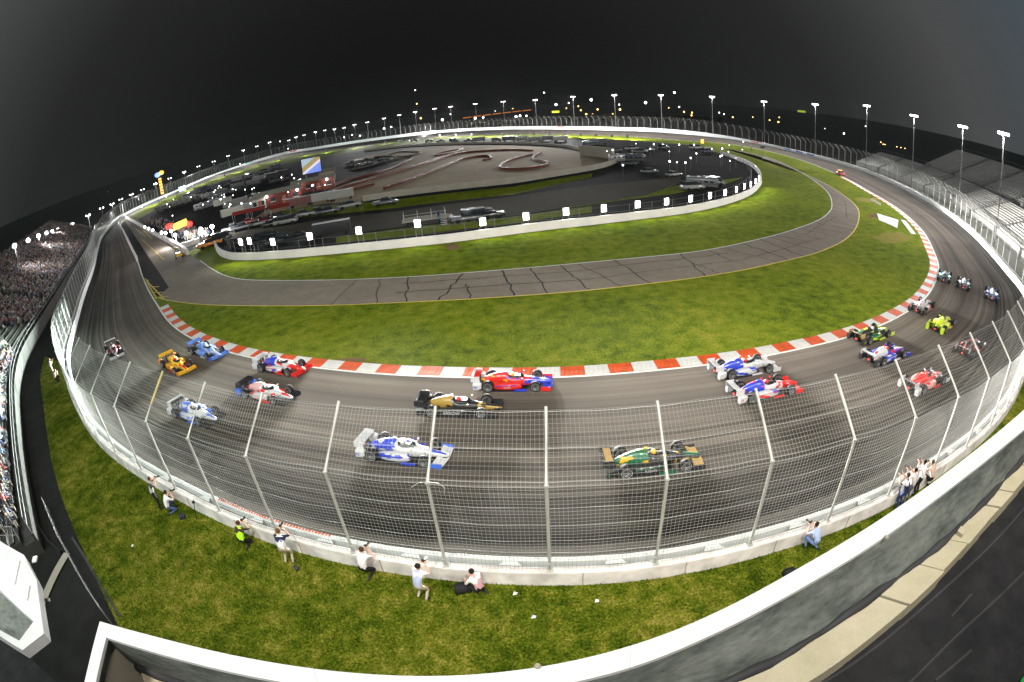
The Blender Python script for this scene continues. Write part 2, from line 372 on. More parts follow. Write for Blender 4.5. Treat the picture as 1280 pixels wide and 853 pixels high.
# land outside the wall: a bank that falls away from the wall
nO = normals2(OUT[:, :2], True); nO *= np.sign((nO*(OUT[:, :2]-CEN)).sum(1))[:, None]; nO = smooth_line(nO, 6, True); nO /= np.linalg.norm(nO, axis=1)[:, None]
def ring(off, dz=0.0, z=None):
    q = OUT.copy(); q[:, :2] += nO*off; q[:, 2] = (q[:, 2]+dz) if z is None else z; return q
b0 = ring(.7); b0[:, 2] = np.maximum(b0[:, 2]-.45, .02); b1 = ring(45); b1[:, 2] = np.minimum(b0[:, 2], .5); b2 = OUT.copy(); b2[:, :2] += (OUT[:, :2]-CEN)*2.2; b2[:, 2] = -.3
NN = NI
v = np.vstack([b0, b1, b2]); f = []
for i in range(NN):
    j = (i+1) % NN; f += [(i, NN+i, NN+j, j), (NN+i, 2*NN+i, 2*NN+j, NN+j)]
obj('terrain', v, f, M['ground'], kind='structure')
# race track
K = 10; vv = []; uv = []
for i in range(NI+1):
    p, q = I[i % NI], OUT[i % NI]; s = s_along[i] if i < NI else s_along[-1]+np.linalg.norm(I[0]-I[-1])
    for k in range(K+1):
        u = k/K; w = p*(1-u)+q*u; vv.append((w[0], w[1], w[2]+.004)); uv.append((u, s))
f = [(i*(K+1)+k, i*(K+1)+k+1, (i+1)*(K+1)+k+1, (i+1)*(K+1)+k) for i in range(NI) for k in range(K)]
obj('race_track', vv, f, M['track'], kind='structure', uv=uv, smooth=True)
# grass inside the oval
poly('infield_grass', I, 0.0, M['grass'], kind='structure')
# painted edge line
gl = I.copy(); n2 = (CEN-I[:, :2]); 
v, f = ribbon(I, .2, z=.014, closed=True); obj('edge_line', v, f, M['line'], kind='structure')

# ------------------------------------------------------------------ service road, pit lane, paving
RB = [(197,372),(205,375),(224,378),(251,381),(289,382.5),(360,383),(430,381.7),(540,377),(640,371),(740,363),(850,350.5),(894,344),(935,337),(975,328),(1013,319),(1035,311),(1057,299.6),(1070,285),(1074,270),(1071,259),(1057,246),(1033.5,231),(1003,216.5),(969,203),(935,192),(900,184.5)]
RT = [(250,326),(265,336.5),(282,345),(306,350),(360,351),(430,350),(520,346),(638,337),(740,328),(850,317.5),(900,310),(935,302.5),(970,294),(996,286),(1020,277),(1034,268),(1040,257),(1034,240),(1013,223),(986,208),(959,197),(925,189)]
rb = pxline(RB, 0, 1.0); rt_ = pxline(RT, 0, 1.0)
poly('service_road', np.vstack([rb, rt_[::-1]]), .020, M['road'], kind='structure')
v, f = ribbon(rb, .22, z=.032); obj('yellow_edge_line', v, f, M['yline'], kind='structure')
v, f = ribbon(rt_, .16, z=.032); obj('white_edge_line', v, f, M['line'], kind='structure')
PL = [(157,271),(185,288),(214,305),(234,318),(250,326),(265,336.5),(282,345),(306,350),(300,366),(289,382),(251,380.5),(224,377.5),(205,374.5),(213,362),(195,335),(175,305),(158,279)]
poly('pit_lane', [P(a, b) for a, b in PL], .012, M['road'], kind='structure')
PG = [(149,282),(155,277),(158,279),(175,305),(195,335),(213,362),(205,374),(197,371),(185,358),(177,341),(172,326),(160,302)]
poly('pit_exit_apron', [P(a, b) for a, b in PG], .008, M['asphalt'], kind='structure')
mk = MB()
for a, b in (((180,348),(186,352)),((180,348),(205,374)),((188,359),(199,359)),((191,366),(205,366)),((196,373),(210,371)),((183,352),(196,374))):
    p, q = P(*a), P(*b); v, f = ribbon(np.linspace(p, q, 6), .25, z=.040); mk.add(v, f)
for a, b in (((178,300),(205,325)),((196,322),(226,312)),((168,285),(182,296)),((173,281),(190,299))):
    p, q = P(*a), P(*b); v, f = ribbon(np.linspace(p, q, 6), .22, z=.036); mk.add(v, f)
mk.build('pit_exit_marking', M['yline'], kind='structure')
# tar-sealed cracks of the old road
mk = MB()
def jag(p, q, n, amp, w):
    t = np.linspace(0, 1, n)[:, None]; L = p*(1-t)+q*t
    L[1:-1, :2] += rng.normal(0, amp, (n-2, 2)); v, f = ribbon(L, w, z=.028); mk.add(v, f)
lenr = min(len(rb), len(rt_))
for i in range(58):
    u = (i+.5+random.uniform(-.3, .3))/58
    a = rb[int((0.13+.85*u)*(len(rb)-1))]; k = np.argmin(np.linalg.norm(rt_-a, axis=1)); b = rt_[max(0, min(len(rt_)-1, k+random.randint(-2, 2)))]
    k0, k1 = (0, 1) if random.random() < .62 else random.choice(((0, .55), (.4, 1)))
    jag(a*(1-k0)+b*k0, a*(1-k1)+b*k1, 9, .13, random.uniform(.09, .19))
for u0 in (.36, .70):
    for i in range(16, 88, 8):
        if random.random() < .25: continue
        q0, q1 = rb[int(i/100*(len(rb)-1))], rb[int((i+8)/100*(len(rb)-1))]
        k0 = rt_[np.argmin(np.linalg.norm(rt_-q0, axis=1))]; k1 = rt_[np.argmin(np.linalg.norm(rt_-q1, axis=1))]
        jag(q0*(1-u0)+k0*u0, q1*(1-u0)+k1*u0, 14, .10, random.uniform(.08, .15))
mk.build('road_crack_sealing', M['crack'], kind='structure')

IWPX = [(901,193),(935,206),(948,217),(951,226),(949,233),(935,245),(901,257),(850,267.5),(757,279),(685.5,287),(570,302),(485,311),(420,317),(370,321.5),(326,324.5),(300,325),(288,324),(277,320),(272,314),(269,307)]
iw = pxline(IWPX, 0, 1.2)
inner = [(880,184),(850,180.5),(770,175.5),(700,173.5),(640,173.5),(560,177),(480,185),(400,197.5),(349,206),(274,229),(227,248),(190,265),(172,274),(190,288),(214,303),(234,315),(255,308)]
poly('infield_paving', list(iw)+[P(a, b) for a, b in inner[::1]][::1] if False else np.vstack([iw[::-1], np.array([P(a, b) for a, b in inner])]), .016, M['asphalt'], kind='structure')
DR = [(262,302),(292,306),(330,308),(400,299),(475,287.5),(640,270.6),(726,257),(806,245),(851,229),(851,221),(806,226),(726,233.5),(640,246),(494,265),(400,275),(352,283),(292,290),(262,296)]
poly('infield_road', [P(a, b) for a, b in DR], .034, M['dirtroad'], kind='structure')
KA = [(318,273),(352,264),(400,256),(454,251),(479,247.5),(569,236.5),(640,229),(686,221.5),(739,212.5),(765,205),(768,199),(726,190),(700,186),(660,183),(620,182),(560,183),(500,188.5),(462,194),(440,200),(425,206),(445,205),(485,199),(512,201),(500,209),(470,219),(438,228),(410,239),(372,250),(335,262)]
poly('kart_circuit', [P(a, b) for a, b in KA], .030, M['kart'], kind='structure')
for px in ([(700,262),(760,253),(840,243),(905,231),(930,222),(880,228),(820,236),(740,247)],[(420,305),(520,294),(640,280),(740,266),(740,258),(640,271.5),(520,284),(420,297)],[(352,262),(480,252),(640,234),(740,217),(740,222),(640,244),(480,262),(352,276)]):
    poly('infield_verge', [P(a, b) for a, b in px], .028, M['grass'], kind='structure')
# yellowed and bare patches in the near turf
mgp = noisy('dry_turf', [(.3, (.16, .14, .03)), (.7, (.26, .22, .06))], rough=1); mbr = noisy('bare_earth', [(.3, (.10, .06, .03)), (.7, (.20, .13, .07))], rough=1)
def blob(cx, cy, rx, ry, z, mat, name):
    pts = [P(cx+rx*math.cos(t)*(1+random.uniform(-.25, .25)), cy+ry*math.sin(t)*(1+random.uniform(-.25, .25))) for t in np.linspace(0, 2*math.pi, 22)[:-1]]
    poly(name, pts, z, mat, kind='structure')
blob(440, 450, 17, 3.0, .005, mbr, 'bare_patch'); blob(1116, 297, 20, 7, .005, mgp, 'dry_patch'); blob(564, 309, 9, 4, .005, mbr, 'bare_patch')
blob(1092, 270, 6, 3, .005, mbr, 'bare_patch'); blob(1085, 250, 14, 3, .005, mgp, 'dry_patch'); blob(465,454.5,9,1.6,.006,mbr,'bare_patch')

# ------------------------------------------------------------------ red and white kerb: one block after another
kerb = link('kerb', None, kind='structure')
def near_idx(px, py): return int(np.argmin(np.linalg.norm(I-P(px, py), axis=1)))
i0, i1 = near_idx(199, 386), near_idx(1054, 221.5)
kl = resample(I[i0:i1+1], .1) if i1 > i0 else resample(np.vstack([I[i0:], I[:i1+1]]), .1)
ks = np.concatenate([[0], np.cumsum(np.linalg.norm(np.diff(kl, axis=0), axis=1))]); kn = normals2(kl[:, :2])
if ((CEN-kl[0, :2])*kn[0]).sum() < 0: kn = -kn
def at_s(s):
    return np.array([np.interp(s, ks, kl[:, 0]), np.interp(s, ks, kl[:, 1])]), np.array([np.interp(s, ks, kn[:, 0]), np.interp(s, ks, kn[:, 1])])
BL = 1.62; nb = int(ks[-1]/BL)
for b in range(nb):
    sa, sb = b*BL+.006, (b+1)*BL-.006; T = 5; v = []; f = []
    for t in range(T):
        s0 = sa+(sb-sa)*t/T; s1 = sa+(sb-sa)*(t+1)/T
        for s_, h in ((s0, .030), (s0*.25+s1*.75, .038), (s1, .030)):
            p, n_ = at_s(s_)
            for o_, hh in ((.13, .012), (.75, h), (1.30, h+.03), (1.32, 0)): v.append((p[0]+n_[0]*o_, p[1]+n_[1]*o_, hh))
    for r_ in range(T*3-1):
        for k in range(3): f.append((r_*4+k, r_*4+k+1, (r_+1)*4+k+1, (r_+1)*4+k))
    obj('kerb_block', v, f, M['kred' if b % 2 else 'kwhite'], kerb)

# ------------------------------------------------------------------ barrier wall round the oval
wallt = link('barrier_wall', None, label='white barrier wall running round the outside of the whole race track', cat='barrier', kind='thing')
FARH = np.array([1.0+.9*min(1.0, max(0.0, (float(np.interp(a, _A, _Z))-2.05)/1.2)) for a in ai])
def wall_loft(name, prof, mat, parent, ii=None, base=None):
    """prof: list of (offset outward, height above track foot or ('a', z))"""
    ids = range(NI) if ii is None else ii; secs = []
    for i in ids:
        q = OUT[i % NI]; n_ = nO[i % NI]; sec = []
        for o_, h in prof:
            hw = FARH[i % NI]; z = q[2]+(h*hw if h > 0 else h)
            sec.append((q[0]+n_[0]*o_, q[1]+n_[1]*o_, z))
        secs.append(sec)
    n = len(prof); v = [p for s_ in secs for p in s_]; f = []; L = len(secs); closed = ii is None
    for i in range(L if closed else L-1):
        j = (i+1) % L
        for k in range(n): f.append((i*n+k, i*n+(k+1) % n, j*n+(k+1) % n, j*n+k))
    if not closed: f += [tuple(reversed(range(n))), tuple((L-1)*n+k for k in range(n))]
    return obj(name, v, f, mat, parent)
wall_loft('energy_barrier', [(0, .02), (.22, .02), (.22, .98), (.20, 1.0), (.02, 1.0), (0, .98)], M['safer'], wallt)
wall_loft('foam_backing', [(.221, .10), (.46, .10), (.46, .66), (.221, .66)], M['foam'], wallt)
wall_loft('concrete_wall', [(.48, -.9), (.82, -.9), (.80, .95), (.77, 1.0), (.52, 1.0), (.48, .96)], M['white'], wallt)
# posts of the catch fence every 3.8 m
cl = OUT.copy(); cl[:, :2] += nO*.66
fs = np.concatenate([[0], np.cumsum(np.linalg.norm(np.diff(np.vstack([cl, cl[:1]]), axis=0), axis=1))])
clc = np.vstack([cl, cl[:1]]); nOc = np.vstack([nO, nO[:1]]); clc[:, 2] += np.append(FARH, FARH[0])-1.0
ref = np.argmin(np.linalg.norm(clc[:, :2]-P(683, 714.5, 1.95)[:2], axis=1)); s_ref = fs[ref]+.55
npost = int(round(fs[-1]/3.8)); sp = fs[-1]/npost
fence = link('catch_fence', None, label='tall wire catch fence leaning in over the barrier wall round the track', cat='fence')
def fpt(s, h, lean=0.0):
    s = s % fs[-1]; n_ = np.array([np.interp(s, fs, nOc[:, 0]), np.interp(s, fs, nOc[:, 1])]); n_ /= np.linalg.norm(n_)
    p = np.array([np.interp(s, fs, clc[:, 0]), np.interp(s, fs, clc[:, 1]), np.interp(s, fs, clc[:, 2])+h]); p[:2] -= n_*lean
    return p
LO, HI, LEAN = 4.05, 5.65, 1.9
def fprof(t):           # t in metres along the post from the wall top
    return (1.0+t, 0.0) if t <= LO else (1.0+LO+(t-LO)*(HI-LO)/2.48, (t-LO)*LEAN/2.48)
TL = LO+2.48
posts = []
for k in range(npost):
    s = s_ref+(k-npost//2)*sp; d = np.linalg.norm(fpt(s, 2)-np.array([0, 0, CAMH])); posts.append((d, s, k))
near_s = sorted(posts)[:74]; near_k = {k for _, _, k in near_s}
for d, s, k in posts:
    mb = MB(); r_ = .055 if d < 70 else .06
    mb.tube([fpt(s, .62), fpt(s, 1.0+LO), fpt(s, *fprof(TL+.12))], r_, 8 if d < 80 else 5)
    if d < 60:
        p = fpt(s, 1.01); mb.box(p, (.24, .24, .03)); 
        for hh in (1.35, 1.0+LO): q = fpt(s, hh); mb.tube([q-(0, 0, .03), q+(0, 0, .03)], .085, 8)
    q_ = P(220, 615, 1.95)
    if np.linalg.norm(fpt(s, 1)[:2]-q_[:2]) < 1.9:
        mb.tube([fpt(s, *fprof(LO+.9)), fpt(s, *fprof(TL+.1))], r_+.004, 8, 1)
    mb.build('post', [M['steel'], M['rust']], fence)
def wires(mb, sa, sb, d):
    nv = 26 if d < 60 else (19 if d < 110 else 7); nh = 42 if d < 60 else (30 if d < 110 else 10)
    w = .0046 if d < 40 else (.0055 if d < 70 else (.008 if d < 110 else .016)); seg = 6 if d < 60 else 3
    ph = rng.uniform(0, 6.28, 8); bow = rng.uniform(-.05, .05)
    def pt(u, t):
        h, l = fprof(t); return fpt(sa+(sb-sa)*u, h, l+bow*math.sin(math.pi*u)+.02*math.sin(7*u+ph[0]+t)+.02*math.sin(3.1*t+ph[1]))
    for i in range(nv):
        u = (i+.5)/nv; mb.tube([pt(u+.006*math.sin(2.2*t+ph[2]), t) for t in (0, LO*.5, LO, LO+1.24, TL)], w, 3, 0, False)
    for j in range(nh+1):
        t = TL*j/nh; mb.tube([pt(u, t) for u in np.linspace(0, 1, seg)], w, 3, 0, False)
    if d < 130:
        for t in (.12, .45, .95, 1.55, 2.3, 3.1, LO-.05, LO+.12, LO+1.2, TL-.05):
            mb.tube([pt(u, t)+np.array([0, 0, .012*math.sin(9*u)]) for u in np.linspace(0, 1, seg)], w*1.9, 4, 1, False)
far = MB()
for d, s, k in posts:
    if k in near_k: mb = MB(); wires(mb, s, s+sp, d); mb.build('wire_panel', [M['wire'], M['cable']] if fpt(s, 1)[0] > -33 and d < 75 else [M['wire_shaded']]*2, fence)
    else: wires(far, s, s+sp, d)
far.build('wire_panel', [M['wire_shaded'], M['wire_shaded']], fence, kind='stuff')
lw = [fpt(s_ref-sp+a, 1.0+LO+b, .0) for a, b in ((-.6, -.25), (-.3, -.02), (0, .05), (.35, .02), (.55, -.15), (.5, -.42))]
MB().tube(lw, .012, 5).build('loose_wire', M['steel'], fence)
# white gusset plates between barrier and wall, clamped on the near side
gm = MB().add([(-.42, -.12, 0), (.42, -.12, 0), (.24, .12, 0), (-.24, .12, 0), (-.42, -.12, .02), (.42, -.12, .02), (.24, .12, .02), (-.24, .12, .02)], [(3, 2, 1, 0), (4, 5, 6, 7), (0, 1, 5, 4), (1, 2, 6, 5), (2, 3, 7, 6), (3, 0, 4, 7)]).data('gusset_plate', M['safer'])
for d, s, k in near_s[:44]:
    p = fpt(s+sp*.62, .985, .31); n_ = (p-fpt(s+sp*.62, .985, 1.31))[:2]; link('gusset_plate', gm, wallt, loc=p, rot=(0, 0, math.atan2(n_[1], n_[0])+math.pi/2))
# red lettering strip worn to dashes on the barrier lip, left of the middle
rm = MB(); sA = fs[np.argmin(np.linalg.norm(clc[:, :2]-P(262, 625, 1.95)[:2], axis=1))]; sB = fs[np.argmin(np.linalg.norm(clc[:, :2]-P(400, 675, 1.95)[:2], axis=1))]
for s in np.arange(min(sA, sB), max(sA, sB), .17):
    p = fpt(s, 1.012, .58); n_ = (p-fpt(s, 1.012, 1.58))[:2]; rm.box(p, (random.choice((.09, .12, .07)), .11, .012), 0, math.atan2(n_[1], n_[0])+math.pi/2)
rm.build('red_lettering', M['kred'], wallt, kind='stuff')
# sponsor boards on the far wall
for px, py, w, c in ((1006,189.5,5.5,(.05,.16,.5)),(995,186.5,5,(.05,.16,.5)),(935,174,5,(.6,.6,.6)),(946,176.5,4,(.5,.05,.05)),(877,164,4,(.03,.03,.03)),(720,158.5,5,(.5,.1,.08)),(980,183.5,5,(.12,.3,.6)),(352,191,8,(.5,.08,.08)),(300,206,9,(.1,.5,.4))):
    s = fs[np.argmin([abs(math.atan2(q[1]-CEN[1], q[0]-CEN[0])-math.atan2(P(px, py, 1.6)[1]-CEN[1], P(px, py, 1.6)[0]-CEN[0])) for q in clc])]
    q0, q1 = fpt(s-w/2, 0, .68), fpt(s+w/2, 0, .68); v = [(*q0[:2], q0[2]+.2), (*q1[:2], q1[2]+.2), (*q1[:2], q1[2]+.9), (*q0[:2], q0[2]+.9)]
    obj('advert_panel', v, [(0, 1, 2, 3)], paint(c), wallt)

# joints of the near concrete wall
jm = MB().box((0, 0, .45), (.022, .03, 1.06)).data('wall_joint', M['conc'])
for d, s, k in near_s[:40]:
    p = fpt(s+sp*.31, 0, -.155); n_ = (p-fpt(s+sp*.31, 0, 1))[:2]; link('wall_joint', jm, wallt, loc=p, rot=(0, 0, math.atan2(n_[1], n_[0])+math.pi/2))
# low white wall round the infield
mb = MB(); nn = normals2(iw[:, :2]); secs = [[(p[0]+n_[0]*o_, p[1]+n_[1]*o_, z) for o_, z in ((-.22, 0), (.22, 0), (.15, 1.1), (-.15, 1.1))] for p, n_ in zip(iw, nn)]
mb.loft(secs)
mb.build('infield_wall', M['infwall'], label='low white concrete wall curving round the infield below the box lights', cat='wall', kind='thing')
def low_wall(px, h, th, name, label, mat=None):
    l_ = pxline(px, .03, 1.5, sm=1); n_ = normals2(l_[:, :2]); mb = MB()
    mb.loft([[(p[0]+q[0]*o_, p[1]+q[1]*o_, z) for o_, z in ((-th/2, .03), (th/2, .03), (th/2, h), (-th/2, h))] for p, q in zip(l_, n_)])
    return mb.build(name, mat or M['white'], label=label, cat='wall', kind='thing')
low_wall([(454,252),(479,248),(569,237),(640,229.4),(686,222),(739.5,213),(764,206.5),(771,201.5),(768,198.5)], 1.3, .5, 'kart_circuit_wall', 'long pale wall along the near side of the kart circuit', M['conc'])
low_wall([(726,194.5),(748,196.5),(767,199)], 3.2, .8, 'block_wall', 'tall pale block wall at the far end of the kart circuit', M['conc'])
low_wall([(455,189.5),(500,184.5),(560,181),(640,180.5),(700,183.5),(724,188)], 1.0, .5, 'kart_circuit_wall', 'thin pale wall behind the kart circuit', M['conc'])
low_wall([(148.5,280.5),(154,290),(160,302),(172,327)], 1.0, .4, 'pit_wall', 'narrow white wall between pit lane and front straight')
low_wall([(157,272.5),(185,289),(205,300.5),(214,305)], 1.1, .4, 'pit_wall', 'white wall along the paddock side of pit lane, running to its far end')
low_wall([(214,305.5),(222,310),(229,314.5),(235,319)], 1.1, .6, 'pit_wall', 'short white wall end at the pit lane exit')
low_wall([(228,310.5),(245,306),(262,300),(278,298)], 1.1, .4, 'paddock_wall', 'short white wall beside the pit crowd at pit exit')
# ------------------------------------------------------------------ ground on the camera's side of the wall
GZ = 1.2
def gz(x, y=0):
    if x < -22: return 1.2-.65*min(1, (-22-x)/24)
    if x > 24: return 1.2-.6*min(1, (x-24)/24)
    return 1.2
def PG_(px, py):
    z = 1.2
    for _ in range(6): p = P(px, py, z); z = gz(p[0], p[1])
    return P(px, py, z)
def wall_foot(px0, px1, off):
    a0, a1 = (int(np.argmin(np.linalg.norm(OUT[:, :2]-P(*q, 1.95)[:2], axis=1))) for q in (px0, px1)); ids = range(min(a0, a1), max(a0, a1)+1)
    w = np.array([[OUT[i, 0]+nO[i, 0]*off, OUT[i, 1]+nO[i, 1]*off, 0] for i in ids]); return w if a0 < a1 else w[::-1]
foot = wall_foot((84, 437), (1290, 408), .72)
foot[:, 2] = [gz(p[0]) for p in foot]
GL = [(56,446),(50,470),(56,520),(64,575),(78,625),(95,667),(107,694),(119,721),(131,747),(142,770),(154,796)]
gl_ = np.array([PG_(a, b) for a, b in GL])
back = np.array([(x, y, gz(x)) for x, y in ((-11, 4), (0, 1), (22, 2), (44, 10), (62, 22), (66, 30))])
poly('outer_grass', np.vstack([foot, back[::-1], gl_[::-1]]), None, M['grass_out'], kind='structure')
WK = [(-62, 56), (-52, 47.5), (-44, 38)]
walk = np.array([(x, y, gz(x)-.05 if x > -100 else .45) for x, y in ((-160, 150), (-115, 112), (-70, 60), (-58, 49), (-50, 41), (-42, 33), (-30, 22), (-20, 14), (-8, 6), (5, 0), (70, 10), (90, -60), (-40, -60), (-120, -60), (-260, 60), (-240, 150))])
poly('walkway', walk, None, M['asphalt'], kind='structure')
# blades of grass standing out of the near turf
def tufts(name, poly_pts, z, n, hgt, mat, spread=.05):
    from mathutils.geometry import tessellate_polygon
    pp = [Vector((p[0], p[1], 0)) for p in poly_pts]; tri = tessellate_polygon([pp]); T = np.array([[pp[i][:2] for i in t] for t in tri])
    ar = np.abs(np.cross(T[:, 1]-T[:, 0], T[:, 2]-T[:, 0]))/2; ch = rng.choice(len(T), n, p=ar/ar.sum())
    r1, r2 = np.sqrt(rng.random(n)), rng.random(n)
    q = (1-r1)[:, None]*T[ch, 0]+(r1*(1-r2))[:, None]*T[ch, 1]+(r1*r2)[:, None]*T[ch, 2]
    th = rng.random(n)*6.283; w = rng.uniform(.010, .030, n); h = rng.uniform(.5, 1.3, n)*hgt; ln = rng.normal(0, spread, (n, 2))
    v = np.zeros((n, 3, 3)); v[:, 0, 0] = q[:, 0]-w*np.cos(th); v[:, 0, 1] = q[:, 1]-w*np.sin(th); v[:, 1, 0] = q[:, 0]+w*np.cos(th); v[:, 1, 1] = q[:, 1]+w*np.sin(th)
    zz = np.array([z(a, b) for a, b in q]) if callable(z) else np.full(n, z)
    v[:, 0, 2] = v[:, 1, 2] = zz-.01; v[:, 2, :2] = q+ln; v[:, 2, 2] = zz+h
    obj(name, v.reshape(-1, 3), np.arange(3*n).reshape(-1, 3), mat, kind='stuff', label='short uneven blades of grass over the turf', cat='grass')
near_out = np.vstack([foot[8:-20], back[::-1][2:], gl_[::-1][:-1]])
tufts('grass', near_out, gz, 200000, .11, M['grass_out'])
tufts('grass', [P(a, b) for a, b in ((215,402),(300,436),(430,455),(640,460),(800,453),(950,432),(1080,398),(1140,360),(1150,330),(1080,330),(950,345),(800,365),(640,382),(430,390),(290,390),(220,386))], 0, 26000, .045, M['grass'])

# ------------------------------------------------------------------ grandstand along the front straight
SF = [(-25.5, 12.6), (-31, 17), (-40.5, 24.6), (-50, 32.5), (-57.5, 40.2), (-64, 49), (-72, 60), (-87, 80), (-107, 107), (-127, 132), (-152, 161)]
sf = smooth_line(resample(crom([(a, b, 0) for a, b in SF], 10), 1.0), 4); sn = normals2(sf[:, :2])
if sn[0, 0] > 0: sn = -sn
sfs = np.concatenate([[0], np.cumsum(np.linalg.norm(np.diff(sf, axis=0), axis=1))])
SZ0, ROWS, RD, RH = 1.9, 22, .80, .38
M['rail'] = plain('dull_rail', (.14, .14, .14), .6)
stand = link('grandstand', None, label='long packed grandstand beside the front straight, seen from its near end', cat='grandstand')
secs = []
prof = [(-.0, .5), (0, SZ0+.45), (.18, SZ0+.45), (.18, SZ0)]
for r_ in range(ROWS): prof += [(1.1+r_*RD, SZ0+r_*RH), (1.1+r_*RD, SZ0+(r_+1)*RH)]
prof += [(1.1+ROWS*RD+1.2, SZ0+ROWS*RH), (1.1+ROWS*RD+1.2, .5)]
v = [(p[0]+n_[0]*o_, p[1]+n_[1]*o_, z) for p, n_ in zip(sf, sn) for o_, z in prof]; n = len(prof)
f = [(i*n+k, i*n+k+1, (i+1)*n+k+1, (i+1)*n+k) for i in range(len(sf)-1) for k in range(n-1)]
f += [tuple(range(n)), tuple((len(sf)-1)*n+k for k in reversed(range(n)))]
obj('terrace', v, f, M['standc'], stand)
def sp_at(s, o_, z):
    return np.array([np.interp(s, sfs, sf[:, 0])+np.interp(s, sfs, sn[:, 0])*o_, np.interp(s, sfs, sf[:, 1])+np.interp(s, sfs, sn[:, 1])*o_, z])
for r_ in range(ROWS):
    mb = MB(); o_ = 1.1+r_*RD+.52; z = SZ0+(r_+1)*RH+.38 if False else SZ0+(r_+1)*RH+.16
    ss = np.arange(0, sfs[-1], 3.0)
    secs = [[sp_at(s, o_+a, z+b) for a, b in ((-.14, 0), (.14, 0), (.14, .05), (-.14, .05))] for s in ss]
    mb.loft(secs); mb.build('bench', M['seat'], stand)
mb = MB()
for h in (1.0, 1.55):
    mb.tube([sp_at(s, .09, SZ0+h) for s in np.arange(0, sfs[-1], 2.5)], .035, 5)
for s in np.arange(0, sfs[-1], 2.5): mb.tube([sp_at(s, .09, SZ0+.4), sp_at(s, .09, SZ0+1.55)], .03, 5)
for k in range(0, ROWS, 3):
    p = sp_at(0.2, 1.1+k*RD, SZ0+k*RH); mb.tube([p, p+(0, 0, 1.3)], .03, 5)
mb.tube([sp_at(.2, 1.1+k*RD, SZ0+k*RH+1.3) for k in (0, ROWS-1)], .04, 5); mb.tube([sp_at(.2, 1.1+k*RD, SZ0+k*RH+.75) for k in (0, ROWS-1)], .03, 5)
mb.build('railing', M['rail'], stand)

# chain fence, kerb strip and drain at the end of the walkway
def rail_fence(pts, name, label, h=1.1, n=4):
    mb = MB(); w = [PG_(a, b) for a, b in pts]
    t = link(name, None, label=label, cat='fence', kind='thing', loc=w[0])
    L = resample(np.array(w), 1.6)
    for p in L: MB().tube([p-w[0], p-w[0]+(0, 0, h)], .03, 6).build('post', M['pole'], t)
    for j in range(n):
        MB().tube([p-w[0]+(0, 0, h*(j+1)/n-.02) for p in L], .010, 5).build('rail', M['pole'], t)
rail_fence([(86,691),(98,714),(118,748),(140,780)], 'rail_fence', 'thin steel rail fence between dark walkway and near grass edge')
rail_fence([(84,690),(74,668),(62,640)], 'rail_fence', 'thin steel rail fence at the end of the packed grandstand')
v, f = ribbon(pxline([(84,692),(72,712),(58,742),(48,768)], 1.15, .5), .55, z=1.18); obj('pale_kerb_strip', v, f, M['conc'], kind='structure')
v, f = ribbon(pxline([(90,672),(108,700),(130,738),(150,772)], 1.2, .5), .16, z=1.215); obj('grass_edge_strip', v, f, M['standc'], kind='structure')
MB().tube([P(45, 655, 1.25), P(60, 676, 1.25), P(76, 690, 1.25)], .09, 6).build('drain_pipe', M['dark'], label='black pipe lying on the walkway by the stand', cat='pipe')

# ------------------------------------------------------------------ roof parapet the photographer stands behind
CO = [(125,777),(200,797.5),(300,821),(400,837),(500,845),(600,843),(700,829.5),(800,804),(900,763.5),(1000,709.5),(1100,649.5),(1200,578),(1285,508)]
CI = [(133,797),(200,817.5),(300,842.5),(400,860),(500,870),(600,869),(700,856.5),(800,831),(900,789),(1000,736),(1100,675),(1200,601),(1290,528)]
MT = [(175,835),(250,862),(330,890),(430,915),(540,922),(640,915),(740,901),(830,880),(909,851),(974,822.5),(1090,745),(1167,687.5),(1216,641),(1290,560)]
TT = [(190,880),(300,915),(430,955),(560,968),(700,955),(820,928),(920,898),(1013,852),(1108,781),(1182,713),(1241,646),(1310,565)]
ZC, ZT = 12.6, 11.75
par = link('roof_parapet', None, label='white capped roof parapet in front of the camera with grey lining and tan blocks', cat='parapet', kind='thing')
co = resample(crom([P(a, b, ZC) for a, b in CO], 8), .25); ci = resample(crom([P(a, b, ZC) for a, b in CI], 8), .25)
L = 150
def rn(l_, n_=L): s = np.linspace(0, 1, n_); t = np.concatenate([[0], np.cumsum(np.linalg.norm(np.diff(l_, axis=0), axis=1))]); t /= t[-1]; return np.stack([np.interp(s, t, l_[:, k]) for k in range(3)], 1)
co, ci = smooth_line(rn(co), 8), smooth_line(rn(ci), 8)
mt_ = smooth_line(rn(crom([P(a, b, ZT) for a, b in MT], 8)), 8); tt = smooth_line(rn(crom([P(a, b, ZT) for a, b in TT], 8)), 8)
# coping in lengths with fine joints
cuts = list(range(0, L, 15))+[L-1]
for a, b in zip(cuts[:-1], cuts[1:]):
    mb = MB(); sh = np.array([0, 0, .01])
    q0 = [co[a:b+1].copy(), ci[a:b+1].copy()]
    secs = [[x+(0, 0, -.22), x, y, y+(0, 0, -.05)] for x, y in zip(*q0)]
    if a: secs[0] = [p*.97+q*.03 for p, q in zip(secs[0], secs[1])]
    mb.loft(secs); mb.build('coping', M['white2'], par)
# outer wall of the building below the coping
v, f = strip(np.array([p-(0, 0, .2) for p in co])-np.array([0, .03, 0]), np.array([(p[0], p[1]-.03, .5) for p in co])); obj('facade', v, f, M['conc'], par)
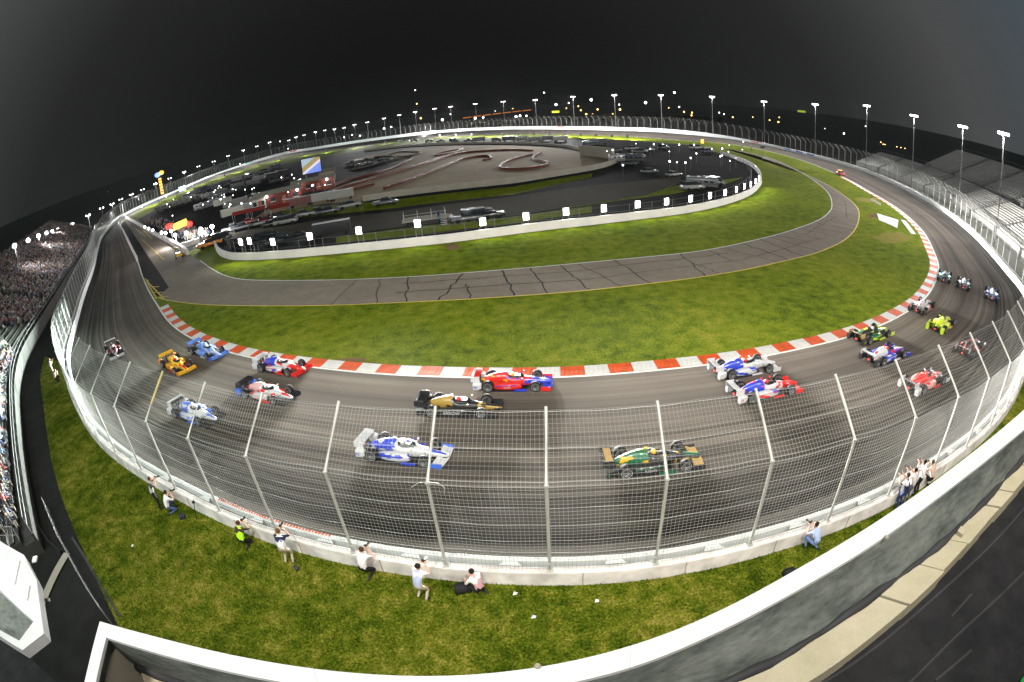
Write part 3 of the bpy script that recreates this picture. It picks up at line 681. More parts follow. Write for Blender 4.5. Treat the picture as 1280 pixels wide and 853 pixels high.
# grey membrane lining: rippled sheet from coping down to the blocks
v = []; f = []; KM = 10
for i in range(L):
    for k in range(KM+1):
        u = k/KM; p = ci[i]*(1-u)+mt_[i]*u; p[2] = ZC-.05-(ZC-.05-ZT-.02)*(u**.8); bul = .035*math.sin(i*.35+u*3)*math.sin(u*math.pi)+.03*math.sin(i*.11+1)*math.sin(u*math.pi)
        v.append(p+np.array([0, -abs(bul)*.4, bul*.8]))
f = [(i*(KM+1)+k, i*(KM+1)+k+1, (i+1)*(KM+1)+k+1, (i+1)*(KM+1)+k) for i in range(L-1) for k in range(KM)]
obj('membrane', v, f, M['membrane'], par, smooth=True)
MB().tube([p+np.array([0, -.03, .06+.02*math.sin(i*.9)]) for i, p in enumerate(mt_)], [.055+.018*math.sin(i*.37) for i in range(L)], 6).build('membrane_roll', M['seam'], par, smooth=True)
# tan concrete blocks
cuts = [0, 13, 26, 40, 54, 68, 80, 91, 100, 108, 115, 121, 127, 133, 139, 145, 149]
for a, b in zip(cuts[:-1], cuts[1:]):
    j = random.uniform(-.02, .02); g0 = .03
    A = [mt_[a:b+1].copy(), tt[a:b+1].copy()]
    for q in A: q[0] = q[0]*(1-.18)+q[1]*.18
    A[1][:, :2] += (A[0][:, :2]-A[1][:, :2])*random.uniform(-.05, .05)
    secs = [[x+(0, 0, -.28), x+(0, 0, .05+j), y+(0, 0, .05+j), y+(0, 0, -.28)] for x, y in zip(*A)]
    mb = MB(); mb.loft(secs); mb.build('concrete_block', M['tan'], par)
# lower roof deck
rd = np.vstack([mt_, np.array([(26, -2, 0), (26, -16, 0), (-14, -16, 0), (-9.5, .2, 0)])])
poly('roof_deck', rd, ZT-.30, M['roof'], kind='structure')
for px in ([(1000,870),(1080,820),(1170,745),(1240,680),(1285,630)],[(1120,870),(1190,800),(1250,745),(1290,705)],[(1170,850),(1215,812)],[(1190,770),(1215,742)]):
    l_ = pxline(px, ZT-.28, .2); v, f = ribbon(l_, .035, z=ZT-.285); obj('roof_seam', v, f, M['seam'], kind='structure')
# left return of the parapet
r0, r1 = P(125, 777, ZC), P(104, 862, ZC); r2, r3 = P(133, 797, ZC), P(118, 862, ZC)
MB().loft([[r0+(0, 0, -.22), r0+(0, 0, .004), r2+(0, 0, .004), r2+(0, 0, -.05)], [r1+(0, 0, -.22), r1+(0, 0, .004), r3+(0, 0, .004), r3+(0, 0, -.05)]]).build('coping', M['white2'], par)
w0, w1 = P(133, 797, ZC-.05), P(118, 862, ZC-.05); obj('membrane', [w0, w1, P(150, 870, ZT-.2), P(165, 825, ZT-.2)], [(0, 1, 2, 3)], M['membrane'], par)
w0, w1 = r0-(0, 0, .2), r1-(0, 0, .2); obj('facade', [w0, w1, (w1[0], w1[1], .5), (w0[0], w0[1], .5)], [(0, 1, 2, 3)], M['conc'], par)
for px in ((672,833),(1108,672)): MB().ball((0, 0, 0), .035, 6, 4).build('bolt_cap', M['conc'], par, loc=P(*px, ZC+.01))
MB().loft([[(x*k_, y*k_, z) for x, y in ((-.5, -.3), (.4, -.35), (.55, .2), (.0, .4), (-.5, .3))] for z, k_ in ((0, 1), (.12, .9), (.2, .5))]).build('green_cloth', plain('green_cloth', (.02, .25, .05), .8), label='scrap of bright green cloth on the dark roof in the lower right corner', cat='cloth', loc=P(1281, 855, ZT-.28), rot=(0, 0, .5), smooth=True).scale = (.3, .3, .3)
# small debris lying on the deck
MB().box((0, 0, .04), (.16, .12, .08), 0, .4).build('roof_brick', M['tan'], label='small pale brick lying on the tan roof blocks', cat='brick', loc=P(1200, 668, ZT+.05))

# white roof cabinet at the lower left
ZB = 9.6
cab = link('roof_cabinet', None, label='white roof cabinet with sunken grey panel at the lower left corner', cat='cabinet', loc=(0, 0, 0))
T1 = [(-14,668),(30,694),(46,726),(55,792),(28,813),(-30,775)]; T2 = [(-20,722),(0,738),(42,777),(24,801),(-10,782)]
t1 = [P(a, b, ZB) for a, b in T1]; t2 = [P(a, b, ZB) for a, b in T2]
bm = bmesh.new()
def cap_ring(z, out, inn, name, mat):
    mb = MB(); n1, n2 = len(out), len(inn)
    v = [(p[0], p[1], z) for p in out]+[(p[0], p[1], z) for p in inn]
    f = [(0, 1, n1+1, n1), (1, 2, n1+1), (2, 3, n1+2, n1+1), (3, 4, n1+3, n1+2), (4, 5, n1+4, n1+3), (5, 0, n1, n1+4)]
    mb.add(v, f)
    k = len(mb.v); mb.add(v[:n1]+[(p[0], p[1], z-.28) for p in out], [(i, n1+i, n1+(i+1) % n1, (i+1) % n1) for i in range(n1)])
    mb.add(v[n1:]+[(p[0], p[1], z-.25) for p in inn], [((i+1) % n2, n2+(i+1) % n2, n2+i, i) for i in range(n2)])
    return mb.build(name, mat, cab)
cap_ring(ZB, t1, t2, 'housing', M['white2'])
obj('sunken_panel', [(p[0], p[1], ZB-.24) for p in t2], [tuple(range(5))], M['membrane'], cab)
for a, b, w, d in ((22,716,.04,.9),(36,742,.04,.5),(44,700,.16,.22)):
    MB().box((0, 0, .02), (w, d, .04), 0, .5).build('trim', M['white2'], cab, loc=P(a, b, ZB))
mb = MB()
mb.tube([P(53, 751, 9.0), P(53, 751, 9.0)+(.25, .1, 0)], .05, 8); mb.build('pipe_end', M['steel'], cab)
obj('lower_roof', [P(-30, 775, 7.6), P(28, 812, 7.6), P(70, 853, 7.6), P(60, 900, 7.6), P(-60, 860, 7.6)], [(4, 3, 2, 1, 0)], M['roof'], kind='structure')

# ------------------------------------------------------------------ lamps
def spot(name, loc, target, power, size=120, blend=.6, rad=.3, color=(1, 1, 1), parent=None):
    l = bpy.data.lights.new(name, 'SPOT'); l.energy = power; l.spot_size = R(size); l.spot_blend = blend; l.shadow_soft_size = rad; l.color = color
    o = bpy.data.objects.new(name, l); COL.objects.link(o); o.location = tuple(map(float, loc))
    o.rotation_euler = (Vector(tuple(map(float, target)))-Vector(tuple(map(float, loc)))).to_track_quat('-Z', 'Y').to_euler()
    if parent is not None: o.parent = parent
    return o
BOXES = [(302,302),(313,301),(342,302),(388,295),(449,288),(522,279),(603,277),(657,273),(707,268),(754,263.5),(796,259),(832,254.5),(862,250),(886,246.5),(905,243),(919,240),(929,237),(937,234),(943,231),(947,228)]
ORD = ['first', 'second', 'third', 'fourth', 'fifth', 'sixth', 'seventh', 'eighth', 'ninth', 'tenth', 'eleventh', 'twelfth', 'thirteenth', 'fourteenth', 'fifteenth', 'sixteenth', 'seventeenth', 'eighteenth', 'nineteenth', 'twentieth', 'twenty-first', 'twenty-second', 'twenty-third', 'twenty-fourth', 'twenty-fifth', 'twenty-sixth', 'twenty-seventh', 'twenty-eighth', 'twenty-ninth', 'thirtieth']
box_h = MB().box((0, 0, 0), (.42, .82, 1.05)).data('housing', M['dark']); box_l = MB().box((.24, 0, 0), (.05, .76, .98)).data('lens', M['lamp'])
leg_m = MB().tube([(0, 0, 0), (0, 0, 2.6)], .06, 6).data('leg', M['pole'])
for k, (px, py) in enumerate(BOXES):
    # stands 1 m behind the infield wall
    dirs = ray(px, py); j = np.argmin([abs(math.atan2(q[0], q[1])-math.atan2(dirs[0], dirs[1])) + (0 if i > 22 else 9) for i, q in enumerate(iw)])
    base = iw[j].copy(); dd = math.hypot(base[0], base[1])+.9; c = PD(px, py, dd)
    i_ = np.argmin(np.linalg.norm(I-base, axis=1)); 
    n_ = np.gradient(iw[:, :2], axis=0)[j]; n_ = np.array([n_[1], -n_[0]])/np.linalg.norm(n_)
    if (n_ @ (base[:2]-np.array([-20, 190]))) < 0: n_ = -n_
    rz = math.atan2(n_[1], n_[0])
    t = link('wall_floodlight', None, label='lit white box floodlight on legs behind the infield wall, %s from the left end' % ORD[k], cat='floodlight', group='box floodlights along the infield wall', loc=(c[0], c[1], 0), rot=(0, 0, rz))
    zz = max(2.0, c[2]); link('housing', box_h, t, loc=(0, 0, zz)); link('lens', box_l, t, loc=(0, 0, zz))
    for s_ in (-.4, .4):
        o = link('leg', leg_m, t, loc=(-.1, s_, 0)); o.scale = (1, 1, max(.3, (zz-.6)/2.6))
    L0 = np.array([c[0]+n_[0]*.5, c[1]+n_[1]*.5, zz+.2])
    o = spot('floodlight_beam', L0, L0+np.array([n_[0], n_[1], -math.tan(math.atan(L0[2]/26)-R(6))]), BOX_W*(.7 if k < 4 else (.55 if k < 12 else .24)), 12, 1.0, .35, (.84, 1.0, .93) if k < 4 else (1, .98, .93)); o.scale = (5.0, 1, 1)
    spot('floodlight_spill', L0, L0+np.array([n_[0]*30, n_[1]*30, -3.0]), SPILL_W, 150, .5, .5, (.9, 1, .8))

pole_cache = {}
def light_pole(px, top, dist, hb, label, heads=4, r=.16, group='tall floodlight poles round the oval', lit=0, aim=None, glowm='lamp', armw=1.9, hr=.30):
    c = PD(px, top, dist); z = c[2]
    t = link('floodlight_pole', None, label=label, cat='light pole', group=group, loc=(c[0], c[1], 0))
    MB().tube([(0, 0, -.3), (0, 0, z)], [r, r*.6], 8).build('pole', M['pole'], t)
    rz = math.atan2(c[1], c[0])+math.pi/2; ux, uy = math.cos(rz), math.sin(rz)
    MB().tube([(-ux*armw/2, -uy*armw/2, z), (ux*armw/2, uy*armw/2, z)], .07, 6).build('crossarm', M['pole'], t)
    for h_ in range(heads):
        o_ = (h_-(heads-1)/2)*armw/max(1, heads-1) if heads > 1 else 0
        MB().ball((0, 0, 0), (hr, hr, hr*.9), 8, 6).build('lamp_head', M[glowm], t, loc=(ux*o_, uy*o_, z-.1))
    if lit:
        tg = aim if aim is not None else (CEN[0], CEN[1], 0); L0 = np.array([c[0], c[1], z-.6])
        spot('floodlight_beam', L0, tg, lit, 165, .6, .6)
    return c
POLES = [(669,125,330,3),(716,121,305,3),(768,119,285,4),(826,119,262,4),(890,121,236,4),(955,127,212,4),(1019,130.5,182,4),(1083.5,132,150,5),(1142.5,144.5,122,5),(1203.5,158,96,5),(1254.5,166.5,80,5)]
def outside(px, py, d, gap):
    while True:       # move out along the line of sight until clear of the wall
        c = PD(px, py, d); a = math.atan2(c[1]-CEN[1], c[0]-CEN[0])
        if math.hypot(c[0]-CEN[0], c[1]-CEN[1]) > wall_at(a)[0]+gap: return d
        d += 1.0
for k, (px, py, d, hd) in enumerate(POLES[::-1]):
    d = outside(px, py, d, 3.6)-6
    c0 = PD(px, py, d); dirc = np.array([CEN[0]-c0[0], CEN[1]-c0[1]]); dirc /= np.linalg.norm(dirc)
    light_pole(px, py, d+6, 0, 'tall steel floodlight pole outside the wall, %s counting back from the bleachers' % ORD[k], hd, .16, lit=POLE_W, aim=(c0[0]+dirc[0]*26, c0[1]+dirc[1]*26, 0))
FARP = [(629,127,365),(594,130,390),(563,133.5,410),(543,136,425),(519,140,440),(499,144,450),(480,148,455),(459,153,460),(443,156,465),(430,160,465),(418,161.5,465),(406,163,465),(394,165,465),(380,169,462),(370,171.5,460),(361,175.5,456),(337,178,450),(321,183,440),(304,188,420),(285,195,400),(267,202,380),(248,208,365),(230,215,350),(212,223,330),(194,230,315),(178,237,300),(164,243,285),(151,249,275),(140,255,265),(127,260,250),(110,269,240)]
for k, (px, py, d) in enumerate(FARP):
    c0 = PD(px, py, d); dirc = np.array([CEN[0]-c0[0], CEN[1]-c0[1]]); dirc /= np.linalg.norm(dirc)
    light_pole(px, py, d, 0, 'distant floodlight pole behind the far wall, %s along the row from centre to left' % (ORD[k] if k < 30 else 'last'), 2 if k > 8 else 3, .14, 'distant floodlight poles along the far wall', POLE_FAR if k % 2 == 0 else 0, (c0[0]+dirc[0]*40, c0[1]+dirc[1]*40, 0), 'lamp_far', 1.6 if k > 8 else 2.2)
kc = P(600, 206)
for q in ((716,121,311),(629,127,365),(563,133.5,410),(519,140,440),(443,156,465)):
    c0 = PD(*q); spot('floodlight_beam', (c0[0], c0[1], max(8, c0[2]-.5)), kc, KART_W, 30, .8, .6)
# row behind the grandstand, running on past the camera
for k, (px, py, d) in enumerate([(18,307,120),(35,300,135),(48,294.5,150),(58,291,165),(65,289,180),(72,286.5,195),(78,284.5,210),(83,282.5,225),(88,280.5,240),(91,279.5,255)]):
    c0 = PD(px, py, d)
    light_pole(px, py, d, 0, 'floodlight pole behind the packed grandstand, %s from the left edge' % ORD[k], 1, .15, 'floodlight poles behind the grandstand', STAND_W if k % 2 == 0 else 0, (c0[0]+45, c0[1]+30, 0), 'lamp', 1.4, .55)
MASTS = [(-34, (.74, .95, .90)), (-10, (1.0, .96, .88)), (12, (1.0, .93, .82)), (36, (1.0, .96, .92))]
for k, (x, tint) in enumerate(MASTS):
    y, zl = -7, 40
    t = link('floodlight_pole', None, label='floodlight mast of the grandstand row behind the camera, %s from the left' % ORD[k], cat='light pole', group='floodlight masts behind the camera', loc=(x, y, .3))
    MB().tube([(0, 0, 0), (0, 0, zl)], [.3, .14], 8).build('pole', M['pole'], t); MB().tube([(-2.6, 0, zl), (2.6, 0, zl)], .08, 6).build('crossarm', M['pole'], t)
    for o_ in (-2.4, -1.2, 0, 1.2, 2.4): MB().ball((0, 0, 0), .36, 8, 6).build('lamp_head', M['lamp'], t, loc=(o_, 0, zl-.1))
    spot('floodlight_beam', (x, y+.8, zl-.5), (x*.8 if k else -9, 46, 0), BACK_W*(1 if k else .8), 116, 1.0, 2.2, tint)
# ------------------------------------------------------------------ open-wheel racing cars
def ring_sec(x, w, z0, z1, n=12, e=2.6, yc=0.0):
    out = []; h = (z1-z0)/2; zc = (z1+z0)/2
    for k in range(n):
        a = 2*math.pi*(k+.5)/n; c, s = math.cos(a), math.sin(a)
        out.append((x, yc+w*math.copysign(abs(c)**(2/e), c), zc+h*math.copysign(abs(s)**(2/e), s)))
    return out
def lathe_y(prof, n=20):
    """profile (r, y) spun round the y axis"""
    v = []; f = []; m_ = len(prof)
    for k in range(n):
        a = 2*math.pi*k/n
        for r_, y in prof: v.append((r_*math.cos(a), y, r_*math.sin(a)))
    for k in range(n):
        for j in range(m_-1): f.append((k*m_+j, ((k+1) % n)*m_+j, ((k+1) % n)*m_+j+1, k*m_+j+1))
    return v, f
def wheel_meshes(r, w):
    h = w/2
    tv, tf = lathe_y([(r*.60, -h*.92), (r*.86, -h), (r*.96, -h*.9), (r, -h*.7), (r, h*.7), (r*.96, h*.9), (r*.86, h), (r*.60, h*.92), (r*.60, -h*.92)], 22)
    mb = MB(); v, f = lathe_y([(r*.602, -h*.9), (r*.58, -h*.55), (r*.15, -h*.45), (.01, -h*.5)], 20); mb.add(v, f)
    v, f = lathe_y([(.01, h*.5), (r*.15, h*.45), (r*.58, h*.55), (r*.602, h*.9)], 20); mb.add(v, f)
    for k in range(7):
        a = 2*math.pi*k/7
        for s_ in (-1, 1): mb.box((0, 0, 0), (.001, .001, .001)); mb.tube([(r*.12*math.cos(a), s_*h*.62, r*.12*math.sin(a)), (r*.56*math.cos(a), s_*h*.72, r*.56*math.sin(a))], .022, 4)
    bd = MB()
    for s_ in (-1, 1):
        v, f = lathe_y([(r*.70, s_*h*1.005), (r*.73, s_*h*1.008)], 22); bd.add(v, f if s_ > 0 else [q[::-1] for q in f])
    return mesh_data('tyre', tv, tf, [M['rubber']], smooth=True), mb.data('rim', M['rim'], True), bd.data('sidewall_band', M['line'])
WF, WR = wheel_meshes(.335, .27), wheel_meshes(.355, .38)

BODY = [  # x, half width, z bottom, z top, exponent
 (2.52, .05, .24, .32, 2.2), (2.40, .11, .20, .38, 2.4), (2.05, .16, .17, .46, 2.6), (1.60, .21, .15, .53, 2.8), (1.15, .27, .12, .60, 3.0), (.78, .34, .08, .66, 3.0), (.55, .38, .06, .68, 3.0),
 (.10, .40, .05, .66, 3.2), (-.18, .40, .05, .72, 3.0), (-.30, .37, .05, .90, 2.6), (-.42, .34, .05, .99, 2.4), (-.80, .31, .06, .96, 2.2), (-1.25, .25, .08, .84, 2.2), (-1.65, .18, .12, .68, 2.2), (-2.00, .13, .18, .52, 2.2)]
def wing_plane(mb, x0, x1, y0, y1, z0, z1, t=.03, mi=0, sweep=0.0, dih=0.0):
    v = []
    for y in (y0, y1):
        k = abs(y)
        for x, z in ((x0-sweep*k, z0+dih*k), (x1-sweep*k, z1+dih*k)): v += [(x, y, z), (x, y, z+t)]
    mb.add(v, [(0, 1, 3, 2), (4, 6, 7, 5), (0, 4, 5, 1), (2, 3, 7, 6), (1, 5, 7, 3), (0, 2, 6, 4)], mi)
TEXTS = {}
def text_part(s, size, mat, parent, loc, rot):
    cu = bpy.data.curves.new('lettering', 'FONT'); cu.body = s; cu.size = size; cu.align_x = 'CENTER'; cu.align_y = 'CENTER'; cu.extrude = .002; cu.materials.append(mat)
    tmp = bpy.data.objects.new('t', cu); COL.objects.link(tmp); dg = bpy.context.evaluated_depsgraph_get(); me = bpy.data.meshes.new_from_object(tmp.evaluated_get(dg)); me.name = 'lettering'
    bpy.data.objects.remove(tmp); bpy.data.curves.remove(cu)
    return link('lettering', me, parent, loc=loc, rot=rot)
CARBON = None
def race_car(nose, mid, eng, pod, fw, fe, rw, re, guard, stripe, helmet, label, pos, rz, bank=0.0, number=None, words=None, tub=None):
    """colours: nose, cockpit sides, engine cover, sidepods, front wing, its endplates, rear wing, its endplates, rear wheel guards, stripe, helmet"""
    t = link('race_car', None, label=label, cat='race car', group='open-wheel cars racing through the turn', loc=pos)
    t.rotation_euler = Matrix.Rotation(rz, 3, 'Z').to_euler()
    if bank: t.rotation_euler = (Matrix.Rotation(rz, 3, 'Z') @ Matrix.Rotation(bank, 3, 'X')).to_euler()
    n = 12; secs = [ring_sec(x, w, a, b, n, e) for x, w, a, b, e in BODY]
    v = [p for s_ in secs for p in s_]; f = []; mi = []
    for i in range(len(secs)-1):
        xm = (BODY[i][0]+BODY[i+1][0])/2
        for k in range(n):
            f.append((i*n+k, (i+1)*n+k, (i+1)*n+(k+1) % n, i*n+(k+1) % n))
            zz = np.mean([secs[i][k][2], secs[i][(k+1) % n][2]])
            c = 0 if xm > 1.0 else (1 if xm > -.25 else 2)
            if zz < .16: c = 4
            elif abs(xm-1.9) < .35 and k in (2, 3): c = 3
            mi.append(c)
    f += [tuple(range(n)), tuple((len(secs)-1)*n+k for k in reversed(range(n)))]; mi += [0, 4]
    sd = round(pos[0]*.37 % 5, 1); A2 = stripe if stripe != eng else helmet; obj('body', v, f, [livery(nose, A2, mid, sd), livery(mid, A2, pod, sd+1), livery(eng, A2, helmet, sd+2), paint(stripe), M['carbon']], t, mi=mi, smooth=True)
    # cockpit opening and headrest
    mb = MB(); mb.loft([ring_sec(x, w, a, b, 10, 2.4) for x, w, a, b in ((.62, .10, .60, .705), (.45, .22, .58, .715), (.05, .25, .56, .70), (-.18, .22, .56, .76), (-.30, .12, .6, .84))]); mb.build('cockpit', M['carbon'], t, smooth=True)
    mb = MB(); mb.add([(.66, -.20, .68), (.66, .20, .68), (.50, .25, .78), (.50, -.25, .78), (.80, 0, .69)], [(0, 4, 1), (0, 1, 2, 3)]); mb.build('windscreen', M['glass'], t)
    # sidepods
    for s_ in (-1, 1):
        mb = MB(); S = [(.62, .14, .14, .40, .56), (.45, .21, .09, .50, .58), (.0, .26, .06, .54, .62), (-.5, .27, .06, .52, .62), (-1.0, .22, .07, .42, .56), (-1.35, .14, .08, .28, .44), (-1.62, .05, .09, .16, .36)]
        se = [ring_sec(x, w, a, b, 10, 3.2, s_*yc) for x, w, a, b, yc in S]
        if s_ < 0: se = [list(reversed(q)) for q in se]
        mb.loft(list(reversed(se))); o = mb.build('sidepod', livery(pod, stripe if stripe != pod else eng, eng, sd+3) if not words else paint(pod), t, smooth=True)
        MB().box((.60, s_*.56, .27), (.05, .24, .22)).build('air_inlet', M['carbon'], o)
        if words:
            text_part(words[0], words[1], paint(words[2]), o, (-.28, s_*.893, .29), (R(90), 0, 0 if s_ < 0 else math.pi))
        # accent slash on the pod
        mb = MB(); wing_plane(mb, -.95, .35, s_*.870, s_*.876, .37, .44, .05); mb.build('stripe', paint(stripe), o)
        # turning vane in front of the pod, floor edge board
        mb = MB(); wing_plane(mb, .15, .95, s_*.74, s_*.95, .05, .07, .025); wing_plane(mb, .2, .85, s_*.93, s_*.95, .06, .09, .13); mb.build('floor_board', paint(stripe), t)
        MB().tube([(.62, s_*.30, .66), (.66, s_*.52, .72)], .012, 4).box((.66, s_*.58, .72), (.07, .17, .09)).build('mirror', paint(nose), t)
    mb = MB(); mb.add([(1.0, -.35, .03), (.55, -.85, .03), (-1.1, -.88, .03), (-1.9, -.5, .05), (-1.9, .5, .05), (-1.1, .88, .03), (.55, .85, .03), (1.0, .35, .03)]+[(a, b, .07) for a, b in ((1.0, -.35), (.55, -.85), (-1.1, -.88), (-1.9, -.5), (-1.9, .5), (-1.1, .88), (.55, .85), (1.0, .35))], [tuple(reversed(range(8))), tuple(range(8, 16))]+[(i, (i+1) % 8, 8+(i+1) % 8, 8+i) for i in range(8)])
    mb.build('floor', M['carbon'], t)
    # front wing
    def bow(mb, x0, x1, y, z0, z1, th, sweep, dih):
        mb.loft([[(x0-sweep*abs(q), q, z0+dih*abs(q)), (x1-sweep*abs(q), q, z1+dih*abs(q)), (x1-sweep*abs(q), q, z1+dih*abs(q)+th*.6), ((x0+x1)/2-sweep*abs(q), q, (z0+z1)/2+dih*abs(q)+th*1.3), (x0-sweep*abs(q), q, z0+dih*abs(q)+th)] for q in (-y, 0, y)])
    mb = MB(); bow(mb, 2.08, 2.52, .90, .11, .13, .03, .10, .02); fwo = mb.build('front_wing', paint(fw), t)
    mb = MB(); bow(mb, 1.94, 2.18, .90, .23, .16, .025, .06, .03); mb.build('flap', paint(fw), fwo)
    for s_ in (-1, 1): mb = MB(); wing_plane(mb, 1.80, 2.42, s_*.90, s_*.94, .07, .07, .27); mb.build('front_wing_endplate', paint(fe), t)
    for s_ in (-1, 1): MB().box((2.25, s_*.07, .19), (.25, .02, .12)).build('wing_pylon', M['carbon'], t)
    # rear wing
    mb = MB(); wing_plane(mb, -2.42, -2.02, -.66, .66, .80, .76, .035); rwo = mb.build('rear_wing', paint(rw), t); mb = MB(); wing_plane(mb, -2.52, -2.38, -.66, .66, .90, .83, .03); mb.build('flap', paint(re), rwo)
    for s_ in (-1, 1): mb = MB(); wing_plane(mb, -2.54, -1.98, s_*.66, s_*.69, .60, .60, .34); mb.build('rear_wing_endplate', paint(re), t)
    for s_ in (-1, 1): MB().box((-2.12, s_*.12, .62), (.22, .03, .36)).build('wing_strut', M['carbon'], t)
    MB().box((-2.05, 0, .33), (.5, .5, .28), 0, 0, .8).build('gearbox', M['carbon'], t)
    MB().box((-2.32, 0, .36), (.04, .12, .10)).build('rain_light', M['tail'], t)
    for s_ in (-1, 1):
        mb = MB(); mb.loft([ring_sec(x, w, a, b, 8, 4, s_*.80) for x, w, a, b in ((-1.86, .12, .22, .58), (-2.05, .17, .12, .62), (-2.38, .17, .10, .60))]); o = mb.build('rear_wheel_guard', paint(guard), t)
        if number: text_part(number, .24, paint(stripe), o, (-2.25, s_*.975, .36), (R(90), 0, 0 if s_ < 0 else math.pi)) 
    # wheels
    for x, y, wm in ((1.46, .83, WF), (1.46, -.83, WF), (-1.46, .80, WR), (-1.46, -.80, WR)):
        r_ = .335 if wm is WF else .355; w_ = link('wheel', wm[0], t, loc=(x, y, r_), rot=(0, random.uniform(0, 6), 0)); link('rim', wm[1], w_); link('sidewall_band', wm[2], w_, kind='stuff')
    mb = MB()
    for s_ in (-1, 1):
        for x0, x1, z0, z1 in ((1.30, 1.46, .46, .42), (1.62, 1.46, .46, .42), (1.20, 1.46, .20, .24), (1.66, 1.46, .20, .24)): mb.tube([(x0, s_*.2, z0), (x1, s_*.72, z1)], .018, 4)
        for x0, x1, z0, z1 in ((-1.30, -1.46, .46, .44), (-1.70, -1.46, .42, .44), (-1.20, -1.46, .2, .22), (-1.75, -1.46, .2, .22)): mb.tube([(x0, s_*.15, z0), (x1, s_*.66, z1)], .02, 4)
    mb.build('suspension', M['carbon'], t, kind='stuff')
    MB().box((-.38, 0, 1.04), (.16, .07, .08)).build('camera_pod', paint(helmet), t)
    MB().tube([(.9, .05, .65), (.9, .05, .85)], .008, 4).build('antenna', M['carbon'], t)
    if number: text_part(number, .30, paint(stripe), t, (1.55, 0, .552), (R(4), 0, R(90)))
    # driver
    mb = MB(); mb.loft([ring_sec(*q) for q in ()]) if False else None
    mb.ball((.02, 0, .78), (.15, .13, .15), 12, 8); mb.loft([[( .02+.11*math.cos(a)*k, .20*math.sin(a)*k*1.05, z) for a in np.linspace(0, 2*math.pi, 11)[:-1]] for z, k in ((.50, 1.0), (.60, 1.05), (.66, .85), (.71, .45))], 1)
    mb.box((.125, 0, .79), (.06, .17, .055), 2)
    d_ = mb.build('person', [paint(helmet), M['suit'], M['glass']], smooth=True, label='driver in a %s helmet sitting in the %s' % (HN(helmet), label.split(' car')[0]+' car'), cat='driver', group='drivers in the racing cars', loc=pos); d_.rotation_euler = t.rotation_euler
    return t
M['tail'] = glow('rain_light_glow', (1, .05, .03), 2.0); M['suit'] = plain('race_suit', (.10, .10, .12), .8)
def HN(c):
    r_, g_, b_ = c
    if max(c) < .08: return 'black'
    if min(c) > .5: return 'white'
    if r_ > .45 and g_ > .32: return 'yellow'
    if r_ > g_*2: return 'red'
    if b_ > r_: return 'blue'
    if g_ > r_: return 'green'
    return 'grey'
WH, BK, RD_, BU, YE = (.54, .54, .55), (.016, .016, .018), (.62, .022, .018), (.025, .05, .48), (.72, .40, .018)
LB, GO, PK, LI, GR, OR, TN, NV = (.13, .25, .68), (.34, .22, .045), (.66, .40, .38), (.56, .74, .03), (.012, .11, .05), (.70, .22, .02), (.50, .33, .12), (.015, .02, .13)
MR, TE, SB = (.14, .02, .025), (.30, .58, .56), (.05, .14, .62)
def heading(x, y):
    i = int(np.argmin(np.linalg.norm(I[:, :2]-np.array([x, y]), axis=1))); d = I[(i+4) % NI]-I[i-4]; return math.atan2(d[1], d[0])
